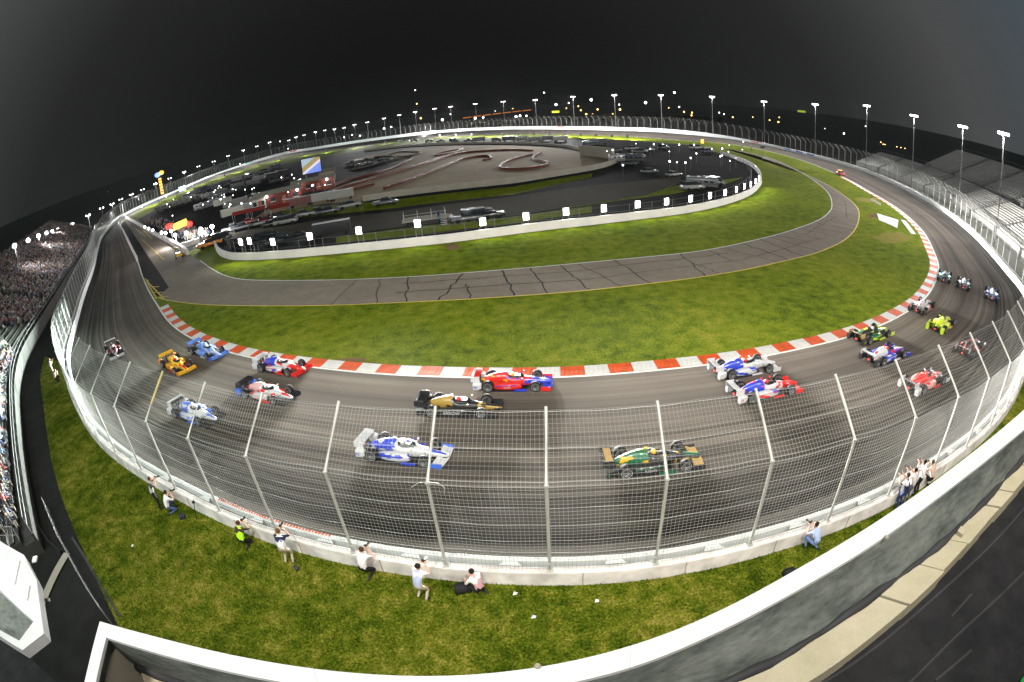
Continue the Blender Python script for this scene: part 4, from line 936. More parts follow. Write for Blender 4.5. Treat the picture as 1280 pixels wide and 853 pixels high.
CARS = [
 (142,437, (MR,MR,BK,MR,WH,MR,BK,WH,MR,WH,WH), 'dark maroon and white car alone at the far left of the track', 0, None, None),
 (220,454, (YE,YE,YE,YE,YE,OR,YE,YE,OR,RD_,RD_), 'all yellow car with orange front wing ends left of the light blue car', -.05, '28', None),
 (258,437, (LB,LB,LB,LB,LB,SB,LB,LB,BK,WH,WH), 'light blue car beside the kerb next to the yellow car', 0, '10', None),
 (351,456, (RD_,WH,BU,WH,RD_,RD_,WH,WH,WH,RD_,WH), 'red nosed car with blue engine cover and white sidepods along the kerb', 0, '2', None),
 (333,489, (WH,WH,PK,WH,BK,BK,BK,BK,SB,RD_,WH), 'white and red car with pinkish engine cover and black wings above the fence', -.03, '18', None),
 (243,514, (WH,WH,SB,WH,BK,BK,BK,WH,WH,SB,WH), 'white and blue car with black wings behind the fence at left', 0, '19', None),
 (641,475, (BU,RD_,RD_,RD_,BU,RD_,RD_,WH,WH,BU,YE), 'red car with blue nose and blue front wing at the middle of the kerb', 0, '98', ('CURB', .16, WH)),
 (574,506, (GO,BK,GO,BK,BK,BK,BK,BK,BK,BK,RD_), 'gold and black car with white lettering on its black sidepod', 0, '5', ('ARROW', .27, WH)),
 (504,561, (WH,WH,BU,WH,WH,SB,WH,WH,WH,BU,WH), 'white car with deep blue engine cover behind the fence at centre left', -.06, '83', None),
 (816,573, (BK,BK,GR,BK,TN,BK,TN,BK,BK,GR,YE), 'black and green car with tan wings behind the fence right of centre', .02, '21', ("FUZZY'S", .16, WH)),
 (931,457, (WH,WH,BU,WH,WH,WH,WH,WH,WH,WH,RD_), 'white car with plain blue engine cover on the kerb side of the right pair', 0, '22', None),
 (957,484, (RD_,WH,BU,WH,RD_,RD_,WH,WH,WH,RD_,RD_), 'white and blue car with red nose and front wing half behind the fence', .02, '14', None),
 (1090,416, (BK,BK,BK,GR,LI,LI,BK,TN,BK,LI,WH), 'black car with green sidepods and lime front wing by the right kerb', 0, '27', None),
 (1108,441, (BU,BU,WH,BU,WH,BU,WH,WH,BK,WH,RD_), 'blue car with white engine cover and white wings right of centre', 0, '20', None),
 (1157,474, (WH,RD_,RD_,PK,WH,WH,BK,WH,WH,RD_,RD_), 'red topped white car behind the right part of the fence', 0, '15', None),
 (1213,432, (BK,GR,BK,BK,BK,BK,BK,WH,BK,RD_,RD_), 'dark green and black car close to the wall at far right', 0, None, None),
 (1178,403, (LI,LI,LI,LI,BK,BK,LI,LI,LI,YE,LI), 'lime yellow car in the middle of the track at right', 0, '23', None),
 (1154,381, (WH,WH,WH,WH,BK,BK,BK,WH,BK,RD_,WH), 'white and black car against the right kerb ahead of the lime car', 0, None, None),
 (1181,344, (TE,TE,BK,TE,BK,BK,BK,TE,BK,WH,TE), 'pale teal car farthest ahead at the right kerb', 0, None, None),
 (1205,353, (WH,SB,WH,WH,BK,SB,WH,BK,BK,SB,WH), 'small white and blue car between the teal car and the wall', 0, None, None),
 (1240,366, (SB,BU,WH,SB,BK,BU,TE,BU,BK,WH,WH), 'small dark blue and white car nearest the outer wall at far right', 0, None, None),
]
for px, py, cols, lab, dh, num, words in CARS:
    x, y, z = on_track(px, py, .42); bk = (track_z(x, y)[0]); h = heading(x, y)+dh
    e = .9; zl = track_z(x-math.sin(h)*e, y+math.cos(h)*e)[0]; zr = track_z(x+math.sin(h)*e, y-math.cos(h)*e)[0]; bank = math.atan2(zl-zr, 2*e)
    race_car(*cols, lab, (x, y, z+.006), h, bank, num, words)
# lettering and dots of the star-dotted blue car are left to its paint; course car far away
# ------------------------------------------------------------------ people
def skin_person(name, joints, edges, zones, mats, label, cat, loc, rz, group=None, hands=()):
    """joints: {key: (x, y, z, radius)}; one continuous body grown from the skeleton; zones: material index per edge"""
    keys = [k for k in joints if k != 'face']; idx = {k: i for i, k in enumerate(keys)}
    me = bpy.data.meshes.new('sk'); me.from_pydata([joints[k][:3] for k in keys], [(idx[a], idx[b]) for a, b in edges], [])
    tmp = bpy.data.objects.new('sk', me); COL.objects.link(tmp)
    mo = tmp.modifiers.new('s', 'SKIN'); mo.use_smooth_shade = True
    for i, k in enumerate(keys):
        sv = me.skin_vertices[0].data[i]; r_ = joints[k][3]; sv.radius = (r_, r_) if not isinstance(r_, tuple) else r_; sv.use_root = (k == 'pelvis')
    sb = tmp.modifiers.new('u', 'SUBSURF'); sb.levels = 1; sb.render_levels = 1
    dg = bpy.context.evaluated_depsgraph_get(); ev = tmp.evaluated_get(dg); bme = bpy.data.meshes.new_from_object(ev)
    v = np.zeros(len(bme.vertices)*3); bme.vertices.foreach_get('co', v); v = v.reshape(-1, 3); f = [tuple(p.vertices) for p in bme.polygons]
    bpy.data.objects.remove(tmp); bpy.data.meshes.remove(me); bpy.data.meshes.remove(bme)
    A = np.array([joints[a][:3] for a, b in edges]); B = np.array([joints[b][:3] for a, b in edges]); mi = []
    for q in f:
        c = v[list(q)].mean(0); d = B-A; t = np.clip(((c-A)*d).sum(1)/((d*d).sum(1)+1e-9), 0, 1); k = np.argmin(np.linalg.norm(A+d*t[:, None]-c, axis=1)); mi.append(zones[k])
    mb = MB(); mb.v = [tuple(p) for p in v]; mb.f = f; mb.m = mi
    # head: skull, nose, ears, hair
    h = np.array(joints['head'][:3]); fx = joints.get('face', (0, 1, 0))
    fxy = np.array(fx[:3], float); fxy /= np.linalg.norm(fxy); side = np.cross(fxy, (0, 0, 1.0)); side /= np.linalg.norm(side)
    mb.ball(h, (.085, .085, .118), 12, 9, 2); mb.ball(h+fxy*.09-np.array([0, 0, .01]), .016, 6, 4, 2)
    for s_ in (-1, 1): mb.ball(h+side*s_*.086, (.018, .018, .03), 6, 4, 2); mb.ball(h+fxy*.074+side*s_*.032+np.array([0, 0, .018]), .011, 6, 4, 3)
    mb.ball(h-fxy*.018+np.array([0, 0, .030]), (.094, .094, .105), 12, 9, 3)
    mb.box(h+fxy*.083-np.array([0, 0, .05]), (.04, .012, .010), 5, math.atan2(side[1], side[0]))
    for hk, dk in hands:
        w = np.array(joints[hk][:3]); d = np.array(dk, float); d /= np.linalg.norm(d); sd = np.cross(d, (0, 0, 1.0)); sd = sd/np.linalg.norm(sd) if np.linalg.norm(sd) > .1 else np.array([1.0, 0, 0]); nr = np.cross(sd, d)
        mb.tube([w, w+d*.05, w+d*.09], [.028, .040, .036], 6, 2)
        for j, (o_, l_) in enumerate(((-.03, .065), (-.01, .078), (.01, .074), (.03, .058))): b = w+d*.085+sd*o_; mb.tube([b, b+d*l_*.5-nr*.006, b+d*l_*.85-nr*.028], [.010, .009, .007], 5, 2)
        b = w+d*.03+sd*.038; mb.tube([b, b+sd*.03+d*.03, b+sd*.035+d*.055-nr*.01], [.012, .011, .008], 5, 2)
    return mb.build(name, mats, smooth=True, label=label, cat=cat, group=group, loc=loc, rot=(0, 0, rz))
ED = [('pelvis', 'waist'), ('waist', 'chest'), ('chest', 'neck'), ('neck', 'head'), ('chest', 'shl'), ('shl', 'ell'), ('ell', 'wrl'), ('chest', 'shr'), ('shr', 'elr'), ('elr', 'wrr'), ('pelvis', 'hil'), ('hil', 'knl'), ('knl', 'anl'), ('anl', 'tol'), ('pelvis', 'hir'), ('hir', 'knr'), ('knr', 'anr'), ('anr', 'tor')]
# material slots: 0 top, 1 trousers, 2 skin, 3 hair, 4 shoes, 5 lips, 6 sleeves
ZN = [0, 0, 0, 2, 6, 6, 2, 6, 6, 2, 1, 1, 1, 4, 1, 1, 1, 4]
def stand_pose(lean=.05, arms='camera', bend=0.0):
    z = -bend*.18; J = dict(pelvis=(0, -.02-bend*.10, .95+z, .135), waist=(0, -.02, 1.10+z, .125), chest=(0, lean, 1.34+z, (.19, .15)), neck=(0, lean+.03, 1.50+z, .055), head=(0, lean+.06, 1.64+z, .075), face=(0, 1, -.05),
      shl=(-.19, lean, 1.42+z, .062), shr=(.19, lean, 1.42+z, .062), hil=(-.10, -.02-bend*.1, .90+z, .095), hir=(.10, -.02-bend*.1, .90+z, .095), knl=(-.13, .06+bend*.3, .50+z*.5, .065), knr=(.14, .06+bend*.25, .50+z*.5, .065), anl=(-.15, -.05, .09, .045), anr=(.16, -.04, .09, .045), tol=(-.17, .14, .035, .038), tor=(.18, .15, .035, .038))
    if arms == 'camera': J.update(ell=(-.30, lean+.16, 1.24+z, .045), elr=(.30, lean+.18, 1.24+z, .045), wrl=(-.10, lean+.36, 1.50+z, .032), wrr=(.09, lean+.34, 1.54+z, .032))
    elif arms == 'down': J.update(ell=(-.27, lean-.02, 1.14+z, .045), elr=(.27, lean-.02, 1.14+z, .045), wrl=(-.27, lean+.10, .90+z, .032), wrr=(.27, lean+.12, .92+z, .032))
    elif arms == 'up': J.update(ell=(-.31, lean+.15, 1.32+z, .048), elr=(.31, lean+.16, 1.32+z, .048), wrl=(-.09, lean+.27, 1.56+z, .032), wrr=(.09, lean+.27, 1.58+z, .032))
    return J, (('wrl', (0.3, .8, .25)), ('wrr', (-.3, .8, .25)))
def kneel_pose(arms='camera', low=0.0):
    J = dict(pelvis=(0, -.12, .42-low, .14), waist=(0, -.08, .58-low, .13), chest=(0, .06, .82-low, (.19, .15)), neck=(0, .12, .97-low, .055), head=(0, .17, 1.10-low, .075), face=(0, 1, -.1),
      shl=(-.19, .07, .90-low, .062), shr=(.19, .07, .90-low, .062), hil=(-.11, -.10, .38-low, .1), hir=(.11, -.10, .38-low, .1), knl=(-.16, .34, .46-low, .068), knr=(.16, .28, .10, .068), anl=(-.17, .16, .09, .045), anr=(.16, -.16, .08, .045), tol=(-.18, .34, .035, .038), tor=(.16, -.32, .06, .038))
    if arms == 'camera': J.update(ell=(-.30, .26, .72-low, .045), elr=(.30, .28, .72-low, .045), wrl=(-.08, .36, .96-low, .032), wrr=(.08, .35, .98-low, .032))
    else: J.update(ell=(-.28, .20, .64-low, .045), elr=(.28, .22, .64-low, .045), wrl=(-.10, .42, .52-low, .032), wrr=(.10, .42, .52-low, .032))
    return J, (('wrl', (0.3, .8, .1)), ('wrr', (-.3, .8, .1)))
CLm = {}
def cloth(c):
    k = tuple(c)
    if k not in CLm: CLm[k] = plain('cloth_%d' % len(CLm), c, .85, 0, .15, 9)
    return CLm[k]
lip = plain('lips', (.36, .14, .11), .6)
def photographer(px, py, pose, face, top, trs, slv, hair, label, shoes=(.03, .03, .03), zz=None, camera=True, lens_c=(.03, .03, .03), camlab=None, bib=None):
    J, hands = pose; p = PG_(px, py) if zz is None else P(px, py, zz)
    t = skin_person('person', J, ED, ZN, [cloth(top), cloth(trs), M['skin'], cloth(hair), cloth(shoes), lip, cloth(slv)], label, 'person', p, face, None, hands)
    t.scale = (1.14, 1.14, 1.10)
    if bib: mb_ = text_part(bib[0], .22, cloth(bib[1]), t, (0, J['chest'][1]-.155, J['chest'][2]-.02), (R(82), 0, 0))
    if camera:
        h = ((np.array(J['wrl'][:3])+np.array(J['wrr'][:3]))/2+np.array([0, .07, .03]))*np.array([1.14, 1.14, 1.10])
        c = link('camera', None, label=camlab, cat='camera', loc=(p[0]+h[0]*math.cos(face)-h[1]*math.sin(face), p[1]+h[0]*math.sin(face)+h[1]*math.cos(face), p[2]+h[2]), rot=(R(-4), 0, face))
        MB().box((0, 0, 0), (.15, .08, .11)).box((0, -.01, .07), (.06, .06, .04)).build('camera_body', M['dark'], c)
        MB().tube([(0, .04, 0), (0, .10, 0), (0, .20, 0), (0, .24, 0)], [.035, .04, .045, .05], 12).build('lens', cloth(lens_c), c)
    return t
NW = 0.0
def face_to(px, py):   # towards the racing surface
    p = PG_(px, py); i = np.argmin(np.linalg.norm(I[:, :2]-p[:2], axis=1)); d = I[i, :2]-p[:2]; return math.atan2(d[1], d[0])-math.pi/2
WHT, NAV, KHA, GRY, BLK = (.68, .66, .66), (.02, .025, .06), (.42, .36, .27), (.13, .13, .13), (.015, .015, .016)
HAI = [(.06, .03, .015), (.02, .014, .01), (.11, .06, .03), (.015, .012, .01)]
photographer(201, 635, stand_pose(.10, 'up'), face_to(200, 632)-.5, (.45, .45, .44), BLK, (.05, .05, .05), HAI[0], 'photographer in grey top and black trousers standing at the wall, far left', camlab='black camera raised by the grey-topped photographer at far left')
photographer(215, 640, kneel_pose('camera', .05), face_to(212, 640)-.3, WHT, (.06, .09, .2), WHT, HAI[1], 'photographer in white shirt and blue trousers crouching beside the grey-topped one', camlab='black camera held by the crouching white-shirted photographer at left')
photographer(308, 682, kneel_pose('camera'), face_to(305, 678)+.1, (.42, .80, .02), BLK, (.05, .03, .02), HAI[0], 'photographer in a lime green vest kneeling at the wall', camlab='black camera held up by the lime-vested photographer')
photographer(363, 704, stand_pose(.12, 'up', .5), face_to(362, 700)+.25, WHT, KHA, NAV, HAI[2], 'photographer in white bib, navy sleeves and khaki trousers at the wall', bib=('14', (.05, .07, .3)), camlab='black camera held over the wall by the khaki-trousered photographer')
photographer(460, 719, kneel_pose('camera', -.10), face_to(459, 716)-.1, (.66, .60, .62), BLK, (.66, .60, .62), HAI[0], 'photographer in pale pink shirt and black trousers leaning on the wall', camlab='black camera with the pale-pink-shirted photographer')
photographer(529, 749, stand_pose(.14, 'up', .6), face_to(526, 746)-.35, (.40, .44, .62), KHA, (.62, .58, .60), HAI[1], 'photographer in pale blue shirt aiming a long white lens upwards', lens_c=(.6, .6, .58), camlab='camera with a long pale lens raised by the blue-shirted photographer')
photographer(598, 741, kneel_pose('low', .10), face_to(596, 738)+.9, (.52, .30, .32), BLK, WHT, HAI[3], 'person in pink and white shirt crouching over a bag by the wall', camera=False)
photographer(1014, 686, kneel_pose('camera', -.02), face_to(1012, 684)+.35, (.36, .44, .66), (.14, .2, .36), (.36, .44, .66), HAI[1], 'photographer in light blue shirt kneeling at the wall right of centre', camlab='black camera at the light-blue-shirted photographer by the right wall')
photographer(1123, 634, stand_pose(.1, 'camera', .3), face_to(1122, 632)+.3, NAV, (.03, .05, .14), WHT, HAI[0], 'photographer in navy vest behind a tripod by the right wall', camlab='camera on the tripod in front of the navy-vested photographer')
photographer(1131, 628, stand_pose(.06, 'camera'), face_to(1130, 626)+.2, (.55, .50, .48), GRY, (.55, .50, .48), HAI[3], 'photographer in beige shirt just right of the navy-vested one', camlab='black camera of the beige-shirted photographer at right')
photographer(1143, 618, stand_pose(.08, 'up'), face_to(1142, 616)+.2, WHT, BLK, WHT, (.01, .01, .01), 'photographer in white shirt and black cap at the right wall', camlab='black camera of the black-capped photographer at right')
photographer(1157, 610, kneel_pose('camera', -.2), face_to(1156, 608)+.1, (.50, .36, .30), BLK, (.5, .36, .3), HAI[0], 'photographer in brown shirt, last of the group at the right wall', camlab='black camera of the brown-shirted photographer at right')
# tripod, bags, monopod, litter
tp = link('tripod', None, label='black tripod standing at the right wall before the navy-vested photographer', cat='tripod', loc=PG_(1114, 636))
for a in (0, 2.1, 4.2): MB().tube([(.42*math.cos(a), .42*math.sin(a), 0), (.03*math.cos(a), .03*math.sin(a), 1.25)], .016, 5).build('leg', M['dark'], tp)
MB().tube([(0, 0, 1.2), (0, 0, 1.42)], .025, 6).box((0, 0, 1.44), (.09, .09, .04)).build('head_mount', M['dark'], tp)
mp_ = link('monopod', None, label='black monopod with camera leaning on the wall left of the green vest', cat='monopod', loc=PG_(246, 650))
MB().tube([(0, 0, 0), (.1, .35, 1.0)], .02, 6).build('rod', M['dark'], mp_); MB().box((.08, .30, .88), (.14, .1, .1)).build('camera_body', M['dark'], mp_)
def bag(px, py, label, c=(.02, .02, .022), s=1.0):
    t = link('camera_bag', None, label=label, cat='bag', loc=PG_(px, py), rot=(0, 0, random.uniform(0, 3)))
    MB().loft([[(x*s, y*s, z*s) for x, y in ((-.2, -.13), (.2, -.13), (.22, 0), (.2, .13), (-.2, .13), (-.22, 0))] for z in (0, .12, .22)]+[[(x*s*.8, y*s*.7, .30*s) for x, y in ((-.2, -.13), (.2, -.13), (.22, 0), (.2, .13), (-.2, .13), (-.22, 0))]]).build('bag_body', cloth(c), t, smooth=True)
    MB().tube([(-.12*s, 0, .29*s), (-.08*s, 0, .42*s), (.08*s, 0, .42*s), (.12*s, 0, .29*s)], .018, 5).build('strap', cloth(c), t)
bag(578, 739, 'black camera bag on the grass beside the crouching person in pink', s=1.25); bag(371, 712, 'small dark bag on the grass behind the khaki-trousered photographer', (.05, .05, .06), .6)
bag(985, 719, 'dark camera bag on the grass near the right parapet', s=1.1); bag(229, 648, 'dark bag on the grass beside the crouching photographer at left', (.03, .03, .05), .8)
bag(994, 722, 'pale grey bag on the grass next to the dark bag by the parapet', (.4, .4, .4), .5)
for px, py, l_ in ((644, 743, 'small white scrap of litter on the grass below the wall'), (667, 772, 'small white scrap of litter in the middle of the near grass'), (746, 752, 'tiny white scrap of litter at the wall foot right of centre'), (166, 683, 'tiny white scrap of litter in the left grass')):
    MB().add([(-.09, -.05, .02), (.06, -.07, .05), (.10, .05, .03), (-.04, .08, .07), (.0, .0, .09)], [(0, 1, 4), (1, 2, 4), (2, 3, 4), (3, 0, 4)]).build('litter', cloth((.7, .7, .7)), label=l_, cat='litter', loc=PG_(px, py))
# two small figures on the far left verge
photographer(68, 470, stand_pose(.05, 'camera'), face_to(70, 470), WHT, KHA, WHT, HAI[1], 'distant photographer in white shirt on the left verge by the wall', camlab='camera of the distant white-shirted photographer on the left verge')
photographer(72, 478, kneel_pose('camera'), face_to(72, 478), (.45, .3, .2), BLK, WHT, HAI[1], 'distant crouching photographer on the left verge below the white-shirted one', camlab='camera of the distant crouching photographer on the left verge')

# ------------------------------------------------------------------ crowd on the grandstand
def fan_mesh():
    mb = MB()
    mb.loft([[(.20*k*math.cos(a), .13*k2*math.sin(a)+y0, z) for a in np.linspace(0, 2*math.pi, 9)[:-1]] for z, k, k2, y0 in ((.0, .75, 1, 0), (.22, .85, 1, .01), (.42, 1.05, .95, .02), (.50, .75, .75, .02), (.56, .32, .5, .03))], 0)
    mb.ball((0, .05, .68), (.085, .095, .12), 7, 5, 2); mb.ball((0, .02, .72), (.092, .095, .10), 7, 4, 3)
    for s_ in (-1, 1):
        mb.tube([(s_*.21, .02, .45), (s_*.27, .10, .24), (s_*.14, .30, .16)], [.06, .05, .04], 5, 0)
        mb.tube([(s_*.10, .05, .06), (s_*.12, .42, .10), (s_*.12, .44, -.26), (s_*.12, .54, -.30)], [.085, .07, .05, .04], 5, 1)
    return mb
FM = fan_mesh(); FV = np.array(FM.v); FF = FM.f; FMI = np.array(FM.m)
vm = np.zeros(len(FV), int)
for q, m_ in zip(FF, FMI): vm[list(q)] = m_
SHIRT = [(.62, .60, .58), (.03, .03, .035), (.03, .03, .035), (.20, .20, .20), (.45, .05, .04), (.04, .07, .25), (.10, .16, .32), (.35, .30, .22), (.55, .50, .46), (.07, .07, .08), (.60, .35, .08), (.12, .22, .10), (.50, .30, .30), (.25, .24, .28)]
TROU = [(.03, .04, .08), (.06, .07, .10), (.25, .21, .15), (.02, .02, .02), (.12, .12, .13)]; SKN = [(.50, .30, .21), (.42, .24, .16), (.55, .35, .26), (.20, .11, .07)]; HRC = [(.03, .02, .012), (.08, .045, .02), (.25, .16, .07), (.30, .30, .30), (.02, .02, .02), (.40, .05, .04), (.5, .5, .5)]
def fan_cols():
    c = np.array([random.choice(SHIRT), random.choice(TROU), random.choice(SKN), random.choice(HRC)]); g_ = c.mean(1, keepdims=True); return (g_+(c-g_)*.6)*np.array([[.7], [.8], [.9], [.8]])
fans = [mesh_data('person', FV, FF, [M['vcol']], col=fan_cols()[vm], smooth=True) for _ in range(40)]
seats = []
for r_ in range(ROWS):
    o_ = 1.1+r_*RD+.42; z = SZ0+(r_+1)*RH+.21
    for s in np.arange(.8, sfs[-1]-1, .56):
        if (s % 17.0) < 1.2: continue          # aisles
        p = sp_at(s, o_, z); emp = .12
        if 43 < s < 55 and r_ < 5 - abs(s-49)*.7: continue      # empty benches by the rail
        if s > 110: emp = .30
        if random.random() < emp: continue
        k = (np.interp(s, sfs, sn[:, 0]), np.interp(s, sfs, sn[:, 1])); seats.append((p+np.array([random.uniform(-.08, .08), random.uniform(-.08, .08), random.choice((0, 0, 0, .0, .35))]), math.atan2(-k[1], -k[0])-math.pi/2+random.uniform(-.5, .5)))
def in_view(p):
    d = p-np.array([0, 0, CAMH]); d = d/np.linalg.norm(d); a, b, c = d@rgt, d@upv, d@fwd; t = math.acos(max(-1, min(1, c))); R_ = 2*FPX*math.sin(t/2); n_ = math.hypot(a, b)+1e-9
    return -8 < 640+R_*a/n_ < 1288
vis = [s_ for s_ in seats if in_view(s_[0])]; vis.sort(key=lambda q: np.linalg.norm(q[0]-np.array([0, 0, CAMH])))
LBL = 'spectator among the nearest packed rows of the grandstand at the left edge'
for p, a in vis[:300]:
    link('person', random.choice(fans), None, loc=p, rot=(0, 0, a), label=LBL, cat='spectator', group='spectators in the near rows of the grandstand')
rest = vis[300:]
lod = [i for i in range(len(FF))]
V = []; F = []; Cc = []; nb_ = 0
for p, a in rest:
    c, s = math.cos(a), math.sin(a); q = FV.copy(); q[:, 0], q[:, 1] = FV[:, 0]*c-FV[:, 1]*s, FV[:, 0]*s+FV[:, 1]*c
    V.append(q+p); Cc.append(fan_cols()[vm]); F += [tuple(i+nb_ for i in t) for t in FF]; nb_ += len(FV)
print('crowd', len(vis), 'tris', nb_)
if V: obj('crowd', np.vstack(V), F, M['vcol'], col=np.vstack(Cc), kind='stuff', label='mass of spectators filling the far rows of the grandstand', cat='crowd')
# pit crowd by the paddock
V = []; F = []; Cc = []; nb_ = 0
for k in range(240):
    p = P(random.uniform(172, 262), 0, 0) if False else None
    u = random.random(); a = np.array([186+u*70, 281+u*22]); p = P(a[0]+random.uniform(-4, 6), a[1]+random.uniform(-8, 5)*(1 if u > .2 else .4)-6*math.sin(u*3)*0, .03)
    th = random.uniform(0, 6.28); c, s = math.cos(th), math.sin(th); q = FV.copy()*1.15; q[:, 0], q[:, 1] = (FV[:, 0]*c-FV[:, 1]*s)*1.1, (FV[:, 0]*s+FV[:, 1]*c)*1.1; q[:, 2] += .95
    V.append(q+p); cc = fan_cols(); Cc.append(cc[vm]); F += [tuple(i+nb_ for i in t) for t in FF]; nb_ += len(FV)
    lv = np.array([(-.16, -.12, 0), (.16, -.12, 0), (.16, .12, 0), (-.16, .12, 0), (-.2, -.14, 1.0), (.2, -.14, 1.0), (.2, .14, 1.0), (-.2, .14, 1.0)])+p; V.append(lv); Cc.append(np.tile(cc[1], (8, 1))); F += [tuple(i+nb_ for i in t) for t in ((0, 1, 5, 4), (1, 2, 6, 5), (2, 3, 7, 6), (3, 0, 4, 7))]; nb_ += 8
obj('pit_crowd', np.vstack(V), F, M['vcol'], col=np.vstack(Cc), kind='stuff', label='crowd of people packed beside the pit lane wall', cat='crowd')
# ------------------------------------------------------------------ empty bleachers outside the right-hand wall
def stand_line(pxs, off, z=1.0):
    q = []
    for px in pxs:
        p = P(px[0], px[1], z); a = math.atan2(p[1]-CEN[1], p[0]-CEN[0]); r_, _ = wall_at(a); q.append((CEN[0]+(r_+off)*math.cos(a), CEN[1]+(r_+off)*math.sin(a), 0))
    return smooth_line(resample(crom(q, 10), 1.5), 4)
def bleacher(line, i0_, i1_, z0, rows, rd, rh, label):
    l_ = line[i0_:i1_+1]; n_ = np.stack([l_[:, 0]-CEN[0], l_[:, 1]-CEN[1]], 1); n_ /= np.linalg.norm(n_, axis=1)[:, None]
    t = link('bleacher', None, label=label, cat='bleacher', group='empty bleachers outside the right wall', loc=(0, 0, 0))
    pf = [(0, .1), (0, z0)]
    for r_ in range(rows): pf += [(r_*rd, z0+r_*rh), (r_*rd, z0+r_*rh+rh*.9), (r_*rd+.32, z0+r_*rh+rh*.9), (r_*rd+.32, z0+(r_+1)*rh-.05)]
    pf += [(rows*rd+.6, z0+rows*rh), (rows*rd+.6, .1)]
    k = len(pf); v = [(p[0]+q[0]*o_, p[1]+q[1]*o_, z) for p, q in zip(l_, n_) for o_, z in pf]; f = [(i*k+j, (i+1)*k+j, (i+1)*k+j+1, i*k+j+1) for i in range(len(l_)-1) for j in range(k-1)]
    f += [tuple(reversed(range(k))), tuple((len(l_)-1)*k+j for j in range(k))]
    obj('terrace', v, f, M['bench'], t)
    for e in (0, -1):
        p, q = l_[e], n_[e]; mb = MB()
        mb.tube([(p[0]+q[0]*o_, p[1]+q[1]*o_, z0+o_/rd*rh+1.0) for o_ in (0, rows*rd)], .05, 5)
        for o_ in np.linspace(0, rows*rd, 6): mb.tube([(p[0]+q[0]*o_, p[1]+q[1]*o_, z0+o_/rd*rh), (p[0]+q[0]*o_, p[1]+q[1]*o_, z0+o_/rd*rh+1.0)], .04, 5)
        mb.build('side_rail', M['pole'], t)
    mb = MB(); B_ = rows*rd+.6
    mb.tube([(p[0]+q[0]*B_, p[1]+q[1]*B_, z0+rows*rh+1.0) for p, q in zip(l_, n_)], .05, 5)
    for p, q in zip(l_[::2], n_[::2]): mb.tube([(p[0]+q[0]*B_, p[1]+q[1]*B_, z0+rows*rh), (p[0]+q[0]*B_, p[1]+q[1]*B_, z0+rows*rh+1.0)], .04, 5)
    mb.build('back_rail', M['pole'], t)
RW = [(1060,203),(1082,211.7),(1124.4,229.7),(1175,257),(1209,282),(1236,307.8),(1263.7,339.4),(1280,358),(1290,385)]
l1 = stand_line(RW, 7.0); l2 = stand_line(RW, 21.0)
def cut(line, n_, lab, z0, rows, rd, rh, s0=0.0, s1=1.0):
    L_ = len(line); e = np.linspace(s0*(L_-1), s1*(L_-1), n_+1).astype(int)
    for k in range(n_): bleacher(line, e[k], e[k+1]-1, z0, rows, rd, rh, lab % ORD[k])
cut(l1, 9, 'empty grey bleacher section next to the right wall, %s counting from the far end', 1.6, 13, .80, .34, .0, 1)
cut(l2, 7, 'empty grey bleacher section of the upper tier at right, %s counting from the far end', 6.0, 16, .85, .42, .16, 1)

# ------------------------------------------------------------------ infield: kart circuit barriers
def barrier(px, label, mat, h=.55, w=.75):
    l_ = resample(crom([P(a, b, .03) for a, b in px], 8), 1.4); n_ = normals2(l_[:, :2]); mb = MB()
    mb.loft([[(p[0]+q[0]*o_, p[1]+q[1]*o_, z) for o_, z in ((-w/2, .03), (w/2, .03), (w/2*.8, h+random.uniform(-.06, .06)), (-w/2*.8, h+random.uniform(-.06, .06)))] for p, q in zip(l_, n_)])
    mb.build('track_barrier', mat, label=label, cat='barrier', group='barriers of the kart circuit', kind='thing')
barrier([(400,239),(437,226),(475,216),(503,205),(514,200)], 'red kart barrier nearest the small car park', M['redbar'])
barrier([(415,242.5),(419,239),(456,227.5),(494,216),(531,205),(559,196),(587,191),(640,188),(665,189)], 'longest red kart barrier sweeping across the whole kart circuit', M['redbar'], .6, 1.1)
barrier([(415,242.5),(437.5,239),(467.5,231)], 'short red kart barrier by the near wall of the kart circuit', M['redbar'])
barrier([(480.6,237),(512.5,225.6),(550,210.6),(578,200),(606,195.6),(614,198.4),(604,201)], 'red kart barrier with a hooked end in mid circuit', M['redbar'])
barrier([(578,186),(559,190),(544,194),(550,194.7),(574,189.5),(578,186)], 'small narrow red barrier loop at the back of the kart circuit', M['redbar'])
barrier([(665,194),(656,196),(636,202),(625,208.5),(630.6,211.7),(654.5,212),(678,208.5),(685,204.5),(666.5,199),(676,192)], 'red barrier loop at the right end of the kart circuit', M['redbar'])
barrier([(480,195.6),(501,190.5),(524,191),(520,194),(501,196.5),(480,195.6)], 'grey oval barrier loop at the back left of the kart circuit', M['greybar'], .5, .6)
barrier([(440,213),(470,206),(500,199),(515,197),(512,201)], 'dark barrier round the small car park', M['greybar'], .5, .6)

